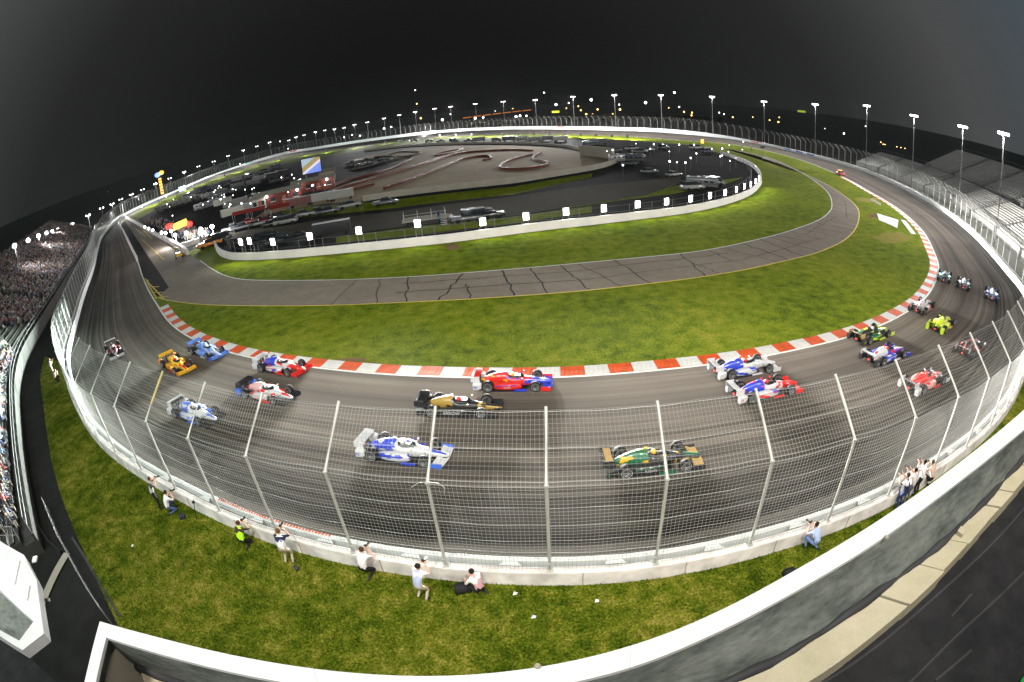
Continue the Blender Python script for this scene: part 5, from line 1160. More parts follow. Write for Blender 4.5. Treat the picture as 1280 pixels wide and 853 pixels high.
# ------------------------------------------------------------------ infield vehicles
VW = {}
def veh_wheel(r_, w):
    if (r_, w) not in VW:
        v, f = lathe_y([(.02, -w/2), (r_*.9, -w/2), (r_, -w*.3), (r_, w*.3), (r_*.9, w/2), (.02, w/2)], 12); VW[(r_, w)] = mesh_data('wheel', v, f, [M['rubber']], smooth=True)
    return VW[(r_, w)]
head_l = glow('headlamp_glow', (1, .95, .85), 3.0)
VEH_CACHE = {}
def vehicle(kind, px, py, ang, c, label, group, ground=.03, lights=False):
    p = P(px, py, ground); key = (kind, tuple(c), lights)
    if key in VEH_CACHE:
        t = copy_tree(VEH_CACHE[key])
    else:
        nm = {'pickup': 'pickup_truck', 'car': 'parked_car', 'rv': 'motorhome', 'semi': 'semi_trailer_truck', 'van': 'parked_van', 'trailer': 'box_trailer'}[kind]; t = link(nm, None); pc = paint(c, .3, .8)
        def wh(xs, y, r_, w=.24):
            for x in xs:
                for s_ in (-1, 1): link('wheel', veh_wheel(r_, w), t, loc=(x, s_*y, r_))
        if kind in ('car', 'pickup', 'van'):
            S = {'car': [(2.2, .45, .72), (1.9, .35, .82), (.9, .3, .95), (-1.6, .3, .98), (-2.1, .35, .92), (-2.25, .5, .75)], 'pickup': [(2.7, .5, .85), (2.5, .4, 1.05), (1.2, .4, 1.15), (-2.6, .4, 1.12), (-2.75, .5, .95)], 'van': [(2.6, .45, .85), (2.3, .35, 1.1), (1.7, .35, 1.25), (-2.6, .35, 1.3), (-2.7, .4, 1.2)]}[kind]
            MB().loft([ring_sec(x, .92, a, b, 12, 4) for x, a, b in S[::-1]]).build('body', pc, t, smooth=True)
            Cb = {'car': [(.95, .55, .93, .97), (.25, .72, .93, 1.42), (-.9, .74, .93, 1.45), (-1.75, .62, .93, 1.0)], 'pickup': [(1.35, .72, 1.1, 1.16), (.6, .8, 1.1, 1.78), (-.7, .8, 1.1, 1.8), (-.95, .78, 1.1, 1.2)], 'van': [(1.9, .76, 1.2, 1.26), (1.2, .86, 1.2, 2.0), (-2.5, .86, 1.2, 2.05), (-2.65, .84, 1.2, 1.9)]}[kind]
            MB().loft([ring_sec(x, w, a, b, 12, 4) for x, w, a, b in Cb[::-1]]).build('cabin_glass', M['glass'], t, smooth=True)
            x0, x1 = Cb[1][0], Cb[2][0]; zt = Cb[1][3]; MB().box(((x0+x1)/2, 0, zt+.005), (x0-x1+.1, Cb[1][1]*1.75, .05)).build('roof', pc, t)
            if kind == 'pickup': MB().box((-1.8, 0, 1.13), (1.6, 1.5, .02)).build('load_bed', M['dark'], t)
            wh((1.5, -1.5) if kind != 'pickup' else (1.75, -1.6), .82, .34 if kind == 'car' else .39)
            for s_ in (-1, 1): MB().box((S[0][0]-.02, s_*.62, .68), (.05, .28, .14)).build('headlight', head_l if lights else M['white2'], t)
        elif kind == 'rv':
            MB().loft([ring_sec(x, 1.2, a, b, 12, 6) for x, a, b in ((-4.4, .6, 3.1), (-4.3, .5, 3.2), (3.9, .5, 3.2), (4.3, .6, 2.9), (4.4, .7, 1.7))]).build('body', pc, t, smooth=True)
            MB().box((4.28, 0, 1.95), (.25, 2.0, .9)).build('windscreen', M['glass'], t); MB().box((0, 0, 1.1), (8.2, 2.42, .35)).build('stripe', paint((.15, .13, .12)), t)
            for s_ in (-1, 1):
                for x in (-2.8, -1.0, 1.0, 2.6): MB().box((x, s_*1.2, 2.1), (1.0, .04, .55)).build('window', M['glass'], t)
            MB().box((-1, 0, 3.3), (.9, .8, .25)).build('roof_unit', M['white2'], t); wh((2.7, -2.6), 1.05, .45, .3)
        elif kind in ('semi', 'trailer'):
            MB().box((-2.0, 0, 2.4), (12.0, 2.5, 2.8)).build('trailer_box', pc, t)
            MB().box((-2.0, 0, 3.82), (12.05, 2.55, .06)).build('roof', M['white2'], t)
            MB().box((-2, 0, .95), (12, 1.0, .12)).build('chassis', M['dark'], t)
            wh((-6.5, -5.3), 1.05, .5, .3)
            if kind == 'semi':
                MB().box((5.5, 0, 1.9), (2.0, 2.4, 2.2), 0, 0, .94).box((7.0, 0, 1.3), (1.3, 2.0, 1.1), 0, 0, .95).build('cab', pc, t); MB().box((6.47, 0, 2.35), (.12, 2.0, .7)).build('windscreen', M['glass'], t); wh((7.0, 4.6, 3.5), 1.05, .5, .3)
            else:
                MB().tube([(4, 0, .8), (5.4, 0, .55)], .08, 6).build('drawbar', M['dark'], t); wh((2.5,), 1.05, .5, .3)
        VEH_CACHE[key] = t
    sc_ = {'trailer': .5, 'semi': .62, 'rv': .72}.get(kind, .92); t.scale = (sc_, sc_, sc_ if kind != 'trailer' else .62); t.location = tuple(p); t.rotation_euler = (0, 0, ang); t['label'] = label; t['category'] = {'pickup': 'pickup truck', 'car': 'car', 'rv': 'motorhome', 'semi': 'truck', 'van': 'van', 'trailer': 'trailer'}[kind]; t['group'] = group
    return t
WV, SV, BV, RV_, GV, DK = (.27, .265, .25), (.10, .105, .11), (.02, .02, .022), (.35, .03, .02), (.10, .12, .11), (.05, .055, .07)
# row of pale motorhomes behind the pits
for k, (px, py) in enumerate([(203,264),(210,261.5),(217,259.5),(224,257.5),(231,255.5),(238,253),(246,250.5)]):
    vehicle('rv', px, py, .25, (.30, .27, .22), 'cream motorhome parked %s from the left in the row behind the pits' % ORD[k], 'cream motorhomes in a row behind the pits')
for k, (kd, px, py, a, c, lab) in enumerate([
 ('semi',300,258,.6,WV,'white truck with box trailer parked left of the tan building'),('trailer',283,257,.5,(.45,.43,.36),'cream box trailer beside the white truck'),('trailer',268,259,.5,SV,'grey box trailer left of the cream one'),
 ('rv',255,262,.3,(.55,.54,.50),'white motorhome at the end of the cream row'),('trailer',296,270,.7,(.42,.40,.34),'long cream trailer in front of the white truck'),('trailer',308,266,.7,WV,'white trailer beside the long cream trailer'),
 ('van',317,250,.3,WV,'white van behind the white truck'),('semi',278,245,.3,SV,'grey truck with trailer near the far wall'),('rv',262,248,.3,(.4,.4,.38),'grey motorhome behind the motorhome row'),
 ('pickup',292,289,.4,WV,'white pickup in the left part of the red car row'),('pickup',303,288,.4,SV,'silver pickup second in the red car row'),('car',312,280,.4,RV_,'red car under the red awning'),('car',322,283,.4,WV,'white car beside the red car'),
 ('pickup',332,280,.4,RV_,'red pickup in the middle of the infield row'),('car',340,283,.4,BV,'black car beside the red pickup'),('van',358,281,.2,WV,'white van standing alone on the infield road edge'),('pickup',350,276,.4,BV,'black pickup behind the white van'),
 ('car',366,275,.3,SV,'silver car right of the black pickup'),('pickup',378,272,.3,WV,'white pickup right of the silver car'),('pickup',397,269,.25,WV,'white pickup first in the pair under the white trailers'),('pickup',410,268,.25,SV,'silver pickup second in the pair under the white trailers'),
 ('pickup',437,260.5,.25,WV,'white pickup right of the white trailers'),('pickup',482,257,.15,SV,'silver and black pickup alone beside the kart circuit wall'),
 ('trailer',404,253.5,.2,WV,'low white trailer first against the kart circuit wall'),('trailer',432,249.5,.2,WV,'low white trailer second against the kart circuit wall'),('trailer',380,258,.2,(.12,.05,.045),'dull red trailer left of the low white trailers'),
 ('car',842,221,.5,WV,'white car with lit headlights on the dark infield road'),
 ('pickup',322,307.5,.12,BV,'black pickup behind the left box floodlights'),('van',337,303,.12,BV,'black van behind the left box floodlights'),('pickup',352,305,.12,DK,'dark pickup right of the black van'),('pickup',374,302,.12,BV,'black pickup by the fourth box floodlight'),
 ('trailer',424,294,.15,BV,'black box trailer on the verge behind the infield wall'),('van',597,275,.12,DK,'dark blue van behind the infield wall at centre'),('pickup',585,278,.12,SV,'silver pickup in front of the dark blue van'),('pickup',611,274,.12,BV,'black pickup right of the dark blue van'),
 ('pickup',263,309,.45,OR,'orange tow truck at the pit exit'),('pickup',270,305,.45,BV,'black pickup behind the orange tow truck'),('van',277,302.5,.45,DK,'dark van last in line at the pit exit')]):
    vehicle(kd, px, py, a, c, lab, 'vehicles parked in the infield', lights=(px == 842))
# dim rows of parked vehicles
kk = 0
ROW = [(440,206),(446,205),(452,203.5),(458,203),(464,202),(470,201.5),(476,200.5),(482,200),(488,199.5),(450,209),(458,208),(466,206.5),(474,205)]
for px, py in ROW:
    vehicle(random.choice(('car', 'pickup', 'van')), px, py, random.uniform(.2, .5), random.choice((SV, DK, WV, BV)), 'parked vehicle, %s of the small car park beside the kart circuit' % ORD[kk], 'vehicles in the small kart car park'); kk += 1
kk = 0
for px in list(range(500, 720, 17)):
    vehicle(random.choice(('rv', 'van', 'pickup', 'trailer')), px+random.uniform(-3, 3), 176.5+abs(px-640)*.006+random.uniform(-.6, .8), random.uniform(-.3, .3), random.choice((SV, DK, WV, GV)), 'vehicle in the dim far row before the back straight, %s from the left' % ORD[kk], 'dim far row of infield vehicles'); kk += 1
kk = 0
for px, py in ((770,190),(790,188),(800,192),(812,189),(830,187),(786,207),(793,203),(812,217),(870,187),(885,192),(878,236),(893,232),(866,238),(775,203),(752,181),(738,183)):
    vehicle(random.choice(('rv', 'van', 'pickup', 'trailer', 'car')), px, py, random.uniform(-.5, .8), random.choice((SV, DK, WV, GV, DK)), 'dim vehicle on the dark right infield, %s of those counted from the kart wall' % ORD[kk], 'dim vehicles on the right infield'); kk += 1
kk = 0
for px, py in ((235,247),(245,243),(255,239),(270,236),(285,231),(298,227),(312,222),(325,226),(300,236),(288,241),(330,216),(345,211),(320,232),(342,222),(355,219),(272,251)):
    vehicle(random.choice(('rv', 'rv', 'trailer', 'van')), px, py, random.uniform(0, .6), random.choice(((.4, .38, .33), SV, WV, DK)), 'vehicle in the crowded left paddock, %s of those behind the motorhome row' % ORD[kk], 'vehicles crowded in the left paddock'); kk += 1
# course car on the track and tow buggy in pit lane
x, y, z = on_track(1050, 217, .5)
t = vehicle('car', 1050, 217, 0, (.62, .05, .05), 'small red and white course car far round the turn by the bleachers', 'course cars'); t.location = (x, y, z+.01); t.rotation_euler = (0, 0, heading(x, y)); t.name = 'course_car'
MB().box((0, 0, 1.50), (.5, 1.2, .12)).build('light_bar', glow('amber', (1, .4, .05), 3), t); MB().box((-1.2, 0, 1.005), (1.1, 1.5, .02)).build('white_hood', paint(WH), t)
t = link('service_buggy', None, label='yellow open service buggy driving in the pit lane exit', cat='buggy', loc=P(224, 322, .02), rot=(0, 0, -.9))
MB().box((0, 0, .6), (2.6, 1.4, .35), 0, 0, .9).box((.9, 0, .85), (.7, 1.2, .3)).build('body', paint(YE), t)
MB().box((-.1, 0, 1.9), (1.6, 1.3, .06)).build('roof', paint(YE), t)
for a in (-.8, .6):
    for b in (-.6, .6): MB().tube([(a, b, .7), (a, b, 1.9)], .03, 5).build('roof_post', M['dark'], t)
for a in (-.9, .9):
    for b in (-.65, .65): link('wheel', veh_wheel(.32, .22), t, loc=(a, b, .32))

# flatbed stage trailer with steps and posts behind the infield wall
st = P(533, 281, .03); fb = link('flatbed_trailer', None, label='flatbed stage trailer with posts and steps behind the infield wall', cat='trailer', loc=st, rot=(0, 0, .14))
MB().box((0, 0, 1.0), (7.2, 2.4, .18)).build('deck', M['conc'], fb)
for x in (-3.3, -1.2, .9, 3.0):
    for y in (-1.1, 1.1): MB().tube([(x, y, 1.05), (x, y, 2.2)], .04, 5).build('stake', M['steel'], fb)
for y in (-1.1, 1.1): MB().tube([(-3.3, y, 1.6), (3.0, y, 1.6)], .03, 5).build('rail', M['steel'], fb)
for k in range(4): MB().box((2.6, -1.5-.25*k, .85-.22*k), (1.0, .26, .05)).build('step', M['steel'], fb)
for a in (-2.6, -1.8, 2.2):
    for b in (-.95, .95): link('wheel', veh_wheel(.42, .28), fb, loc=(a, b, .42))
photographer(549, 277.5, stand_pose(.02, 'down'), 0, BLK, (.05, .08, .2), (.05, .08, .2), HAI[1], 'person in dark blue standing by the flatbed stage trailer', zz=1.1, camera=False)
photographer(565, 281.5, stand_pose(.02, 'down'), 1, (.55, .5, .6), BLK, (.55, .5, .6), HAI[1], 'person in a pale shirt standing right of the flatbed stage trailer', zz=.03, camera=False)
# thin fence behind the infield wall
ff = link('infield_fence', None, label='thin post and rail fence just behind the infield wall', cat='fence', kind='thing')
off = np.array([(p[0], p[1], 0) for p in iw]); nn2 = normals2(iw[:, :2]); sgn = 1 if ((iw[60, :2]-np.array([-20, 190])) @ nn2[60]) < 0 else -1
off[:, :2] += nn2*sgn*2.2
fl = resample(off[22:-4], 4.0)
pm_ = MB().tube([(0, 0, 0), (0, 0, 1.9)], .05, 5).data('post', M['pole'])
for p in fl: link('post', pm_, ff, loc=p)
for h in (.9, 1.8): MB().tube([p+(0, 0, h) for p in fl], .025, 4).build('rail', M['pole'], ff)

# ------------------------------------------------------------------ infield buildings, screen, signs
def hut(px, py, w, d, h, rz, label, wall, roofc, name='building', lights=()):
    p = P(px, py, .03); t = link(name, None, label=label, cat='building', loc=p, rot=(0, 0, rz), kind='thing')
    MB().box((0, 0, h/2), (w, d, h)).build('wall', wall, t)
    MB().loft([[(x, y, z) for y, z in ((-d/2-.5, h+.004), (d/2+.5, h+.004), (0, h+d*.16))] for x in (-w/2-.4, w/2+.4)]).build('roof', roofc, t)
    for k in range(max(2, int(w/3))):
        x = -w/2+(k+.5)*w/max(2, int(w/3)); o = MB().box((0, 0, 0), (1.2, .06, 1.1)).build('window', M['glass'], t, loc=(x, -d/2-.01, h*.55)); MB().box((0, -.02, -.6), (1.4, .1, .1)).build('sill', M['white2'], o)
    MB().box((0, 0, 0), (1.0, .08, 2.1)).build('door', paint((.25, .08, .05)), t, loc=(w*.12, -d/2-.02, 1.05))
    for x in lights:
        MB().ball((0, 0, 0), .35, 8, 6).build('wall_lamp', M['lamp_far'], t, loc=(x, -d/2-.6, h-.3))
        l = bpy.data.lights.new('wall_lamp_light', 'POINT'); l.energy = 350; l.shadow_soft_size = .3; o = bpy.data.objects.new('wall_lamp_light', l); COL.objects.link(o); o.parent = t; o.location = (x, -d/2-1.2, h-.3)
    return t
redw = plain('red_building_wall', (.11, .03, .022), .7); tanr = plain('tan_roof', (.36, .33, .27), .7, 0, .2, .5); tanw = plain('tan_wall', (.40, .34, .25), .7)
hut(393, 238, 12, 5, 3.0, .28, 'low red pavilion with tan roof under the video screen', redw, tanr, lights=(-4, 4))
hut(349, 254, 12, 5.5, 3.0, .42, 'red and tan garage building left of the video screen', redw, tanr, lights=(-3, 5))
hut(324, 261, 4, 3.5, 2.6, .42, 'small white hut at the left end of the garage building', plain('white_wall', (.5, .48, .44), .7), tanr)
hut(410, 226, 5, 5, 3.2, .3, 'small tan block behind the pavilion', tanw, tanr)
hut(350, 226, 9, 6, 2.6, .4, 'dark low shed behind the garage building', plain('dark_shed', (.06, .06, .065), .8), plain('dark_roof', (.08, .08, .085), .7))
# video screen
scr_d = math.hypot(*P(392, 236, 0)[:2])+8
def screen_mat():
    mt, nt, b = _nt('video_picture'); N = nt.nodes.new; Lk = nt.links.new; tcn = N('ShaderNodeTexCoord'); sx = N('ShaderNodeSeparateXYZ'); Lk(tcn.outputs['UV'], sx.inputs[0])
    s = N('ShaderNodeMath'); s.operation = 'MULTIPLY_ADD'; s.inputs[1].default_value = -.75; Lk(sx.outputs['X'], s.inputs[0]); Lk(sx.outputs['Y'], s.inputs[2])
    rm = N('ShaderNodeValToRGB'); el = rm.color_ramp.elements; rm.color_ramp.interpolation = 'LINEAR'
    el[0].position = 0; el[0].color = (.18, .28, .85, 1); el[1].position = 1; el[1].color = (.42, .55, .62, 1)
    for p_, c_ in ((.36, (.22, .32, .9)), (.42, (.85, .8, .85)), (.47, (.8, .76, .75)), (.50, (.40, .30, .12)), (.66, (.36, .28, .10)), (.70, (.40, .5, .6))): el.new(p_).color = C4(c_)
    mp = N('ShaderNodeMapRange'); mp.inputs[1].default_value = -.75; mp.inputs[2].default_value = 1.0; Lk(s.outputs[0], mp.inputs[0]); Lk(mp.outputs[0], rm.inputs['Fac'])
    nz = N('ShaderNodeTexVoronoi'); nz.inputs['Scale'].default_value = 16; Lk(tcn.outputs['UV'], nz.inputs['Vector'])
    Lk(rm.outputs['Color'], b.inputs['Emission Color']); b.inputs['Emission Strength'].default_value = 1.0; b.inputs['Base Color'].default_value = (0, 0, 0, 1); mt.cycles.emission_sampling = 'NONE'
    return mt
c_ = [PD(a, b, scr_d) for a, b in ((376, 199.7), (399.4, 196), (402, 213.75), (379, 218.4))]
ctr = sum(c_)/4; wv = (np.linalg.norm(c_[1][:2]-c_[0][:2])+np.linalg.norm(c_[2][:2]-c_[3][:2]))/2; hv = abs((c_[0][2]+c_[1][2]-c_[2][2]-c_[3][2])/2); az = math.atan2(ctr[0], ctr[1])
t = link('video_screen', None, label='large lit video screen on a frame above the red pavilion', cat='screen', loc=(ctr[0], ctr[1], 0), rot=(0, 0, -az))
obj('display', [(-wv/2, -.42, ctr[2]-hv/2), (wv/2, -.42, ctr[2]-hv/2), (wv/2, -.42, ctr[2]+hv/2), (-wv/2, -.42, ctr[2]+hv/2)], [(0, 1, 2, 3)], screen_mat(), t, uv=[(0, 0), (1, 0), (1, 1), (0, 1)])
MB().box((0, 0, ctr[2]), (wv+.5, .8, hv+.5)).build('casing', M['dark'], t)
for x in (-wv*.35, wv*.35): MB().tube([(x, .2, 0), (x, .2, ctr[2]-hv/2)], .25, 6).build('leg', M['pole'], t)
# orange pylon sign
pd = 330; top, bot = PD(197, 217, pd), PD(203, 243, pd)
t = link('pylon_sign', None, label='tall pylon with vertical orange lit letters and a round blue and orange emblem', cat='sign', loc=(bot[0], bot[1], 0), rot=(0, 0, -math.atan2(bot[0], bot[1])))
hz = top[2]-bot[2]; b0_ = max(.3, bot[2])
MB().box((0, 0, (b0_+hz)/2), (1.2, .6, b0_+hz)).build('mast', M['dark'], t)
og = glow('orange_sign', (1, .32, .04), 4.0); bg = glow('blue_sign', (.2, .35, .9), 1.6)
for k in range(6): MB().box((0, -.35, b0_+hz*(.06+.13*k)), (1.7, .12, hz*.085)).build('lit_letter', og, t)
MB().ball((-1.0, -.2, b0_+hz*.93), (1.9, .3, 1.5), 12, 8).build('emblem', bg, t); MB().ball((1.6, -.3, b0_+hz*.98), (1.5, .3, 1.2), 12, 8).build('emblem', og, t)
# small bright billboard by the far wall
bd_ = 318; q = PD(228, 237, bd_); t = link('billboard', None, label='small bright pale blue billboard standing at the far left wall', cat='sign', loc=(q[0], q[1], 0), rot=(0, 0, -math.atan2(q[0], q[1])))
MB().box((0, 0, q[2]), (4.2, .3, 3.6)).build('board', glow('pale_blue_board', (.45, .65, .95), 1.3), t); [MB().tube([(x_, .2, 0), (x_, .2, q[2])], .12, 5).build('leg', M['pole'], t) for x_ in (-1.5, 1.5)]
# yellow and red fuel sign above the pit crowd
d_ = math.hypot(*P(226, 297, 0)[:2]); q = PD(225, 281, d_); t = link('fuel_sign', None, label='yellow sign panel with red ends above the pit crowd', cat='sign', loc=(q[0], q[1], 0), rot=(0, 0, -math.atan2(q[0], q[1])+.1))
MB().loft([[(x, y, q[2]+z+x*.10) for x, z in ((-1.7, -.75), (1.5, -.75), (1.9, .1), (1.7, .8), (-1.4, .75), (-1.8, 0))] for y in (-.12, .12)]).build('panel', glow('sign_yellow', (.95, .62, .03), 1.0), t)
for x, z in ((-2.6, .35), (2.1, -.55)): MB().ball((x, .25, q[2]+z), (1.05, .25, .75), 10, 6).build('red_end', glow('sign_red', (.8, .04, .03), .9), t)
MB().tube([(0, .3, 0), (0, .3, q[2])], .12, 6).build('post', M['pole'], t)
# red awnings over the car row
for px, py, lab in ((305,279,'red awning at the left of the infield car row'),(322,275.5,'red awning right of the first red awning'),(352,272,'dull red awning near the middle of the infield row')):
    p = P(px, py, .03); t = link('awning', None, label=lab, cat='awning', loc=p, rot=(0, 0, .35))
    MB().loft([[(x, y, z) for y, z in ((-1.6, 2.3), (0, 2.9), (1.6, 2.3))] for x in (-2.2, 2.2)], closed=False).build('canopy', plain('awning_red', (.20, .022, .016), .7), t)
    for x in (-2.1, 2.1):
        for y in (-1.5, 1.5): MB().tube([(x, y, 0), (x, y, 2.35)], .04, 5).build('leg', M['pole'], t)
# paddock floodlights
for k, (px, py, fy) in enumerate(((202,291,302),(207,291.5,303),(214,289,305),(219,294,307),(233,292,309),(251,287,303),(265,283.5,299),(191,288,294),(186,286,291),(181,284,289))):
    d_ = math.hypot(*P(px, fy, 0)[:2]); c0 = PD(px, py, d_); t = link('paddock_floodlight', None, label='bright paddock floodlight above the pit crowd, %s of its row' % ORD[k], cat='floodlight', group='floodlights above the pit crowd', loc=(c0[0], c0[1], 0))
    MB().tube([(0, 0, 0), (0, 0, c0[2])], .08, 6).build('pole', M['pole'], t); r_ = .45 if px > 230 else .38; MB().ball((0, 0, c0[2]), (r_, .3, r_), 10, 6).build('lamp_head', M['lamp'], t)
    if k in (5, 6, 3): 
        l = bpy.data.lights.new('paddock_light', 'POINT'); l.energy = 6000; l.shadow_soft_size = .4; o = bpy.data.objects.new('paddock_light', l); COL.objects.link(o); o.parent = t; o.location = (0, -.6, c0[2]-.3)
# boards laid on the right-hand grass
obj('advert_board', [(*P(a, b)[:2], .12) for a, b in ((1096,267.5),(1123,276),(1121.5,286),(1098.5,276))], [(3, 2, 1, 0)], M['white'], label='white board laid on the grass inside the right kerb', cat='board')
obj('advert_board', [(*P(a, b)[:2], .12) for a, b in ((1126,275.5),(1132,277),(1145,294),(1139,293.5))], [(3, 2, 1, 0)], M['white'], label='narrow white board on the grass right of the larger one', cat='board')
obj('advert_board', [(*P(a, b)[:2], .11) for a, b in ((1090,248.5),(1101,255),(1101,258),(1088,251))], [(3, 2, 1, 0)], M['conc'], label='dull board on the grass at the top end of the right kerb', cat='board')
# marshal post on the grass near the far bend
for px, py, lab in ((939,190,'thin light mast on the far grass by the track'),(953,203,'thin camera mast on the grass inside the far bend')):
    p = P(px, py, 0); t = link('mast', None, label=lab, cat='mast', loc=p); MB().tube([(0, 0, 0), (0, 0, 4.5)], .09, 6).build('pole', M['pole'], t); MB().box((0, 0, 4.6), (1.4, .5, .5)).build('head_unit', M['dark'], t)
p = P(878, 183, 0); t = link('marshal_light', None, label='small orange warning light post beside the far track edge', cat='light', loc=p); MB().tube([(0, 0, 0), (0, 0, 1.2)], .12, 6).build('post', M['dark'], t); MB().box((0, 0, 1.9), (.9, .5, 1.5)).build('lamp', og, t)
# white fence dots: low lamps along the inside of the far straight
for k in range(16):
    px = 492+k*19.5; py = 171.5+abs(px-650)**2*.00004-1.0+ (px > 700)*(px-700)*.035
    p = P(px, py+1.5, .02); t = link('wall_floodlight', None, label='small far box light on the inside of the back straight, %s from the left' % ORD[k], cat='floodlight', group='far box lights of the back straight', loc=p, rot=(0, 0, math.atan2(p[1]-CEN[1], p[0]-CEN[0])))
    link('housing', box_h, t, loc=(0, 0, 1.7)); MB().box((-.26, 0, 1.7), (.04, 1.0, 1.2)).build('rear_panel', M['white2'], t)
    dq = np.array([p[0]-CEN[0], p[1]-CEN[1]]); dq /= np.linalg.norm(dq); spot('floodlight_beam', (p[0]+dq[0]*.6, p[1]+dq[1]*.6, 2.2), (p[0]+dq[0]*25, p[1]+dq[1]*25, 2.2), FARBOX_W, 110, .6, .4)

fl_ = resample(crom([P(a, b, .02) for a, b in ((200,255.5),(227,243.5),(274,224.5),(349,201.5),(400,193),(440,187),(482,181))], 8), 22.0)
for k, p in enumerate(fl_[:28]):
    t = link('wall_floodlight', None, label='small box light inside the far left wall, %s counting away from the pits' % ORD[k], cat='floodlight', group='box lights inside the far left wall', loc=p, rot=(0, 0, math.atan2(p[1]-CEN[1], p[0]-CEN[0])))
    link('housing', box_h, t, loc=(0, 0, 1.7)); MB().box((-.26, 0, 1.7), (.04, 1.0, 1.2)).build('rear_panel', M['white2'], t)
    i_ = int(np.argmin(np.linalg.norm(I[:, :2]-p[:2], axis=1))); dq = OUT[i_, :2]-p[:2]; dq /= np.linalg.norm(dq); spot('floodlight_beam', (p[0]+dq[0]*.6, p[1]+dq[1]*.6, 2.2), (p[0]+dq[0]*25, p[1]+dq[1]*25, 2.2), FARBOX_W*.6, 110, .6, .4, (.9, 1, .96))

# ------------------------------------------------------------------ beyond the far wall: town lights, low building
ylw = glow('sodium_lamp', (1, .55, .18), 6.0); wht = glow('town_lamp', (.95, 1, 1), 8.0); dimw = glow('dim_lamp', (.8, .9, 1), 2.5)
TOWN = [(519,113,900,wht,1.0),(521,130,700,ylw,1.2),(526,148,600,ylw,1.6),(553,150,560,wht,2.2),(480,161,520,wht,1.8),(489,159,520,wht,1.3),(450,170,500,wht,1.4),(430,172,480,wht,1.0),(440,169,500,wht,1.0),(563,143,600,wht,1.0),(594,148,560,wht,2.0),(604,147,560,wht,1.6),(645,146,600,wht,2.0),(650,145,600,wht,1.8),(658,145,600,wht,1.4),(641,136,800,ylw,.8),(619,139,800,dimw,1),(680,116,900,wht,1.2),(695,131,700,wht,2.2),(708,135.5,800,ylw,1),(711,129,800,wht,1.2),(723,133,800,ylw,1.2),(726,138,800,ylw,1.4),(739,125,650,wht,2.4),(733,146,700,ylw,1.8),(741,146,700,ylw,1.2),(747,137,800,ylw,1.6),(774,131,800,wht,1.2),(775,137,700,ylw,2.0),(766,144,700,ylw,1),(807,128.5,600,wht,2.4),(843,116,700,wht,2.0),(836,135,800,ylw,1),(849,134,800,wht,1.2),(855,140,800,ylw,1.4),(864,145,600,ylw,2.4),(865,141,650,ylw,1.4),(899,141,800,wht,1),(905,143,800,wht,1),(916,149,700,ylw,1.4),(941,147.5,800,ylw,1),(962,154,700,ylw,1.2),(973,158,650,ylw,1.6),(974,147,800,ylw,1),(1031,167,600,dimw,1),(1055,171,520,wht,1.4),(1101,178,420,ylw,1.0),(1104,182,420,ylw,1.0),(1106,187,420,ylw,.9),(1121,188,420,ylw,.9),(1126,190,420,ylw,.9),(1131,191,420,ylw,.9),(1082,158,700,wht,1),(350,177,600,wht,.9),(360,186,520,wht,.9),(300,205,450,wht,.8),(178,262,280,dimw,.6),(128,281,260,wht,.5),(57,338,170,wht,.6),(41,352,160,wht,.4)]
TOWN.sort(key=lambda q: q[0]); tcount = {}
for k, (px, py, d, mt, r_) in enumerate(TOWN):
    cn = 'orange' if mt is ylw else ('white' if mt is wht else 'dim bluish'); tcount[cn] = tcount.get(cn, 0)+1
    c0 = PD(px, py, d); z = c0[2]; t = link('street_lamp', None, label='small %s town light beyond the track, %s such light from the left' % (cn, ORD[tcount[cn]-1] if tcount[cn] <= 30 else 'last'), cat='street lamp', group='town lights beyond the track', loc=(c0[0], c0[1], -.3))
    MB().tube([(0, 0, 0), (0, 0, max(.5, z+.3))], .12, 5).build('pole', M['dark'], t); MB().ball((0, 0, max(.5, z+.3)), r_*.55*d/700*1.25, 8, 6).build('lamp_head', mt, t)
q0, q1 = PD(578, 148, 640), PD(665, 137.5, 640)
t = link('lit_building', None, label='long low building with an orange lit eave behind the far wall', cat='building', kind='thing'); L_ = np.linspace(q0, q1, 8)
v, f = strip(np.array([(p[0], p[1], -.3) for p in L_]), np.array([(p[0], p[1], p[2]-1.2) for p in L_])); obj('facade', v, f, M['dark'], t)
for a, b in zip(L_[:-1], L_[1:]): MB().tube([a+(b-a)*.05, b-(b-a)*.1], .55, 5).build('lit_eave', glow('eave_orange', (1, .30, .06), .45), t)
for k, (px, py, w, mt) in enumerate(((694.5,140,8,glow('yellow_board', (.8, .8, .05), 1.6)),(1002,139.5,9,glow('green_board', (.35, .45, .05), .8)))):
    q = PD(px, py, 600); t = link('billboard', None, label=('small yellow lit board in the dark beyond the far wall', 'small dull green lit shape high in the dark at right')[k], cat='sign', loc=(q[0], q[1], 0), rot=(0, 0, -math.atan2(q[0], q[1])))
    MB().box((0, 0, q[2]), (w, .3, 2.2)).build('board', mt, t); MB().tube([(0, .3, -.3), (0, .3, q[2])], .2, 5).build('post', M['dark'], t)
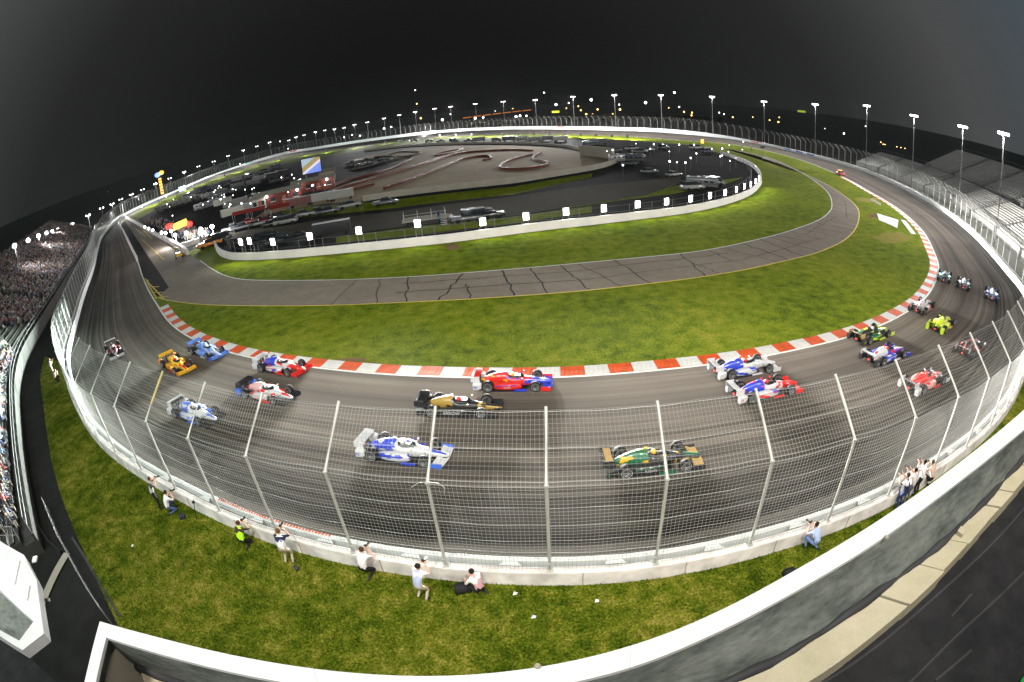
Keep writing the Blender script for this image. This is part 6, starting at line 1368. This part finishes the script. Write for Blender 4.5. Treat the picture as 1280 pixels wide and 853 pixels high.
# dark trees beyond the far wall
leafm = noisy('dark_leaves', [(.3, (.020, .026, .012)), (.7, (.060, .070, .030))], scales=(.3, 2, 6), rough=1); bark = plain('bark', (.06, .045, .03), .9)
TV = []
for var in range(3):
    n = 420; d = rng.normal(0, 1, (n, 3)); d /= np.linalg.norm(d, axis=1)[:, None]; r_ = rng.uniform(.45, 1, n)**.6; lob = 1+.25*np.sin(3*np.arctan2(d[:, 1], d[:, 0])+var)+.2*np.sin(5*d[:, 2]+var)
    c = d*(r_*lob)[:, None]*np.array([2.6, 2.6, 2.2])+np.array([0, 0, 5.0]); s = rng.uniform(.25, .5, n); v = np.repeat(c, 3, 0)+rng.normal(0, 1, (3*n, 3))*np.repeat(s, 3)[:, None]
    TV.append((mesh_data('crown', v, np.arange(3*n).reshape(-1, 3), [leafm]), MB().tube([(0, 0, -.3), (.1, 0, 1.8), (0, .1, 3.4)], [.24, .19, .12], 7).tube([(0, .05, 2.8), (.9, .3, 4.2)], [.1, .05], 5).tube([(0, .05, 2.6), (-.8, -.3, 4.4)], [.1, .05], 5).data('trunk', bark)))
for k in range(26):
    px = 590+k*12.2+random.uniform(-4, 4); q = PD(px, 150, 395+random.uniform(-20, 40)); s = random.uniform(.75, 1.15)
    t = link('tree', None, label='dark tree in the row beyond the far wall, %s from the left' % ORD[k], cat='tree', group='dark trees beyond the far wall', loc=(q[0], q[1], 0), rot=(0, 0, random.uniform(0, 6))); t.scale = (s*1.3, s*1.3, s)
    link('crown', TV[k % 3][0], t); link('trunk', TV[k % 3][1], t)

# small working lights scattered through the paddock
bulb = MB().ball((0, 0, 0), .16, 6, 4).data('bulb', wht); stick = MB().tube([(0, 0, 0), (0, 0, 2.6)], .03, 4).data('pole', M['pole'])
for k in range(70):
    if k < 46: u = random.random(); px = 205+u*200+random.uniform(-8, 8); py = 268-u*42+random.uniform(-14, 24)
    else: px = random.uniform(740, 930); py = random.uniform(183, 222)
    p = P(px, py, .03); t = link('work_lamp', None, label='tiny work lamp glowing among the vehicles of the %s infield' % ('left' if k < 46 else 'right'), cat='lamp', group='tiny work lamps in the %s infield' % ('left' if k < 46 else 'right'), loc=p); sz = random.uniform(.7, 1.5)
    link('pole', stick, t); o = link('bulb', bulb, t, loc=(0, 0, 2.65)); o.scale = (sz, sz, sz)

# ------------------------------------------------------------------ night air: thin haze that the floodlights glow in
hz = link('haze', MB().box((0, 0, 0), (2600, 2600, 62)).data('haze', []), kind='stuff', loc=(0, 300, 29.0), label='thin night haze over the whole circuit', cat='haze')
hm = bpy.data.materials.new('haze'); hm.use_nodes = True; hm.node_tree.nodes.clear()
ho = hm.node_tree.nodes.new('ShaderNodeOutputMaterial'); hv_ = hm.node_tree.nodes.new('ShaderNodeVolumePrincipled'); hv_.inputs['Color'].default_value = (.9, .9, .9, 1); hv_.inputs['Density'].default_value = HAZE
hm.node_tree.links.new(hv_.outputs[0], ho.inputs['Volume']); hz.data.materials.append(hm)
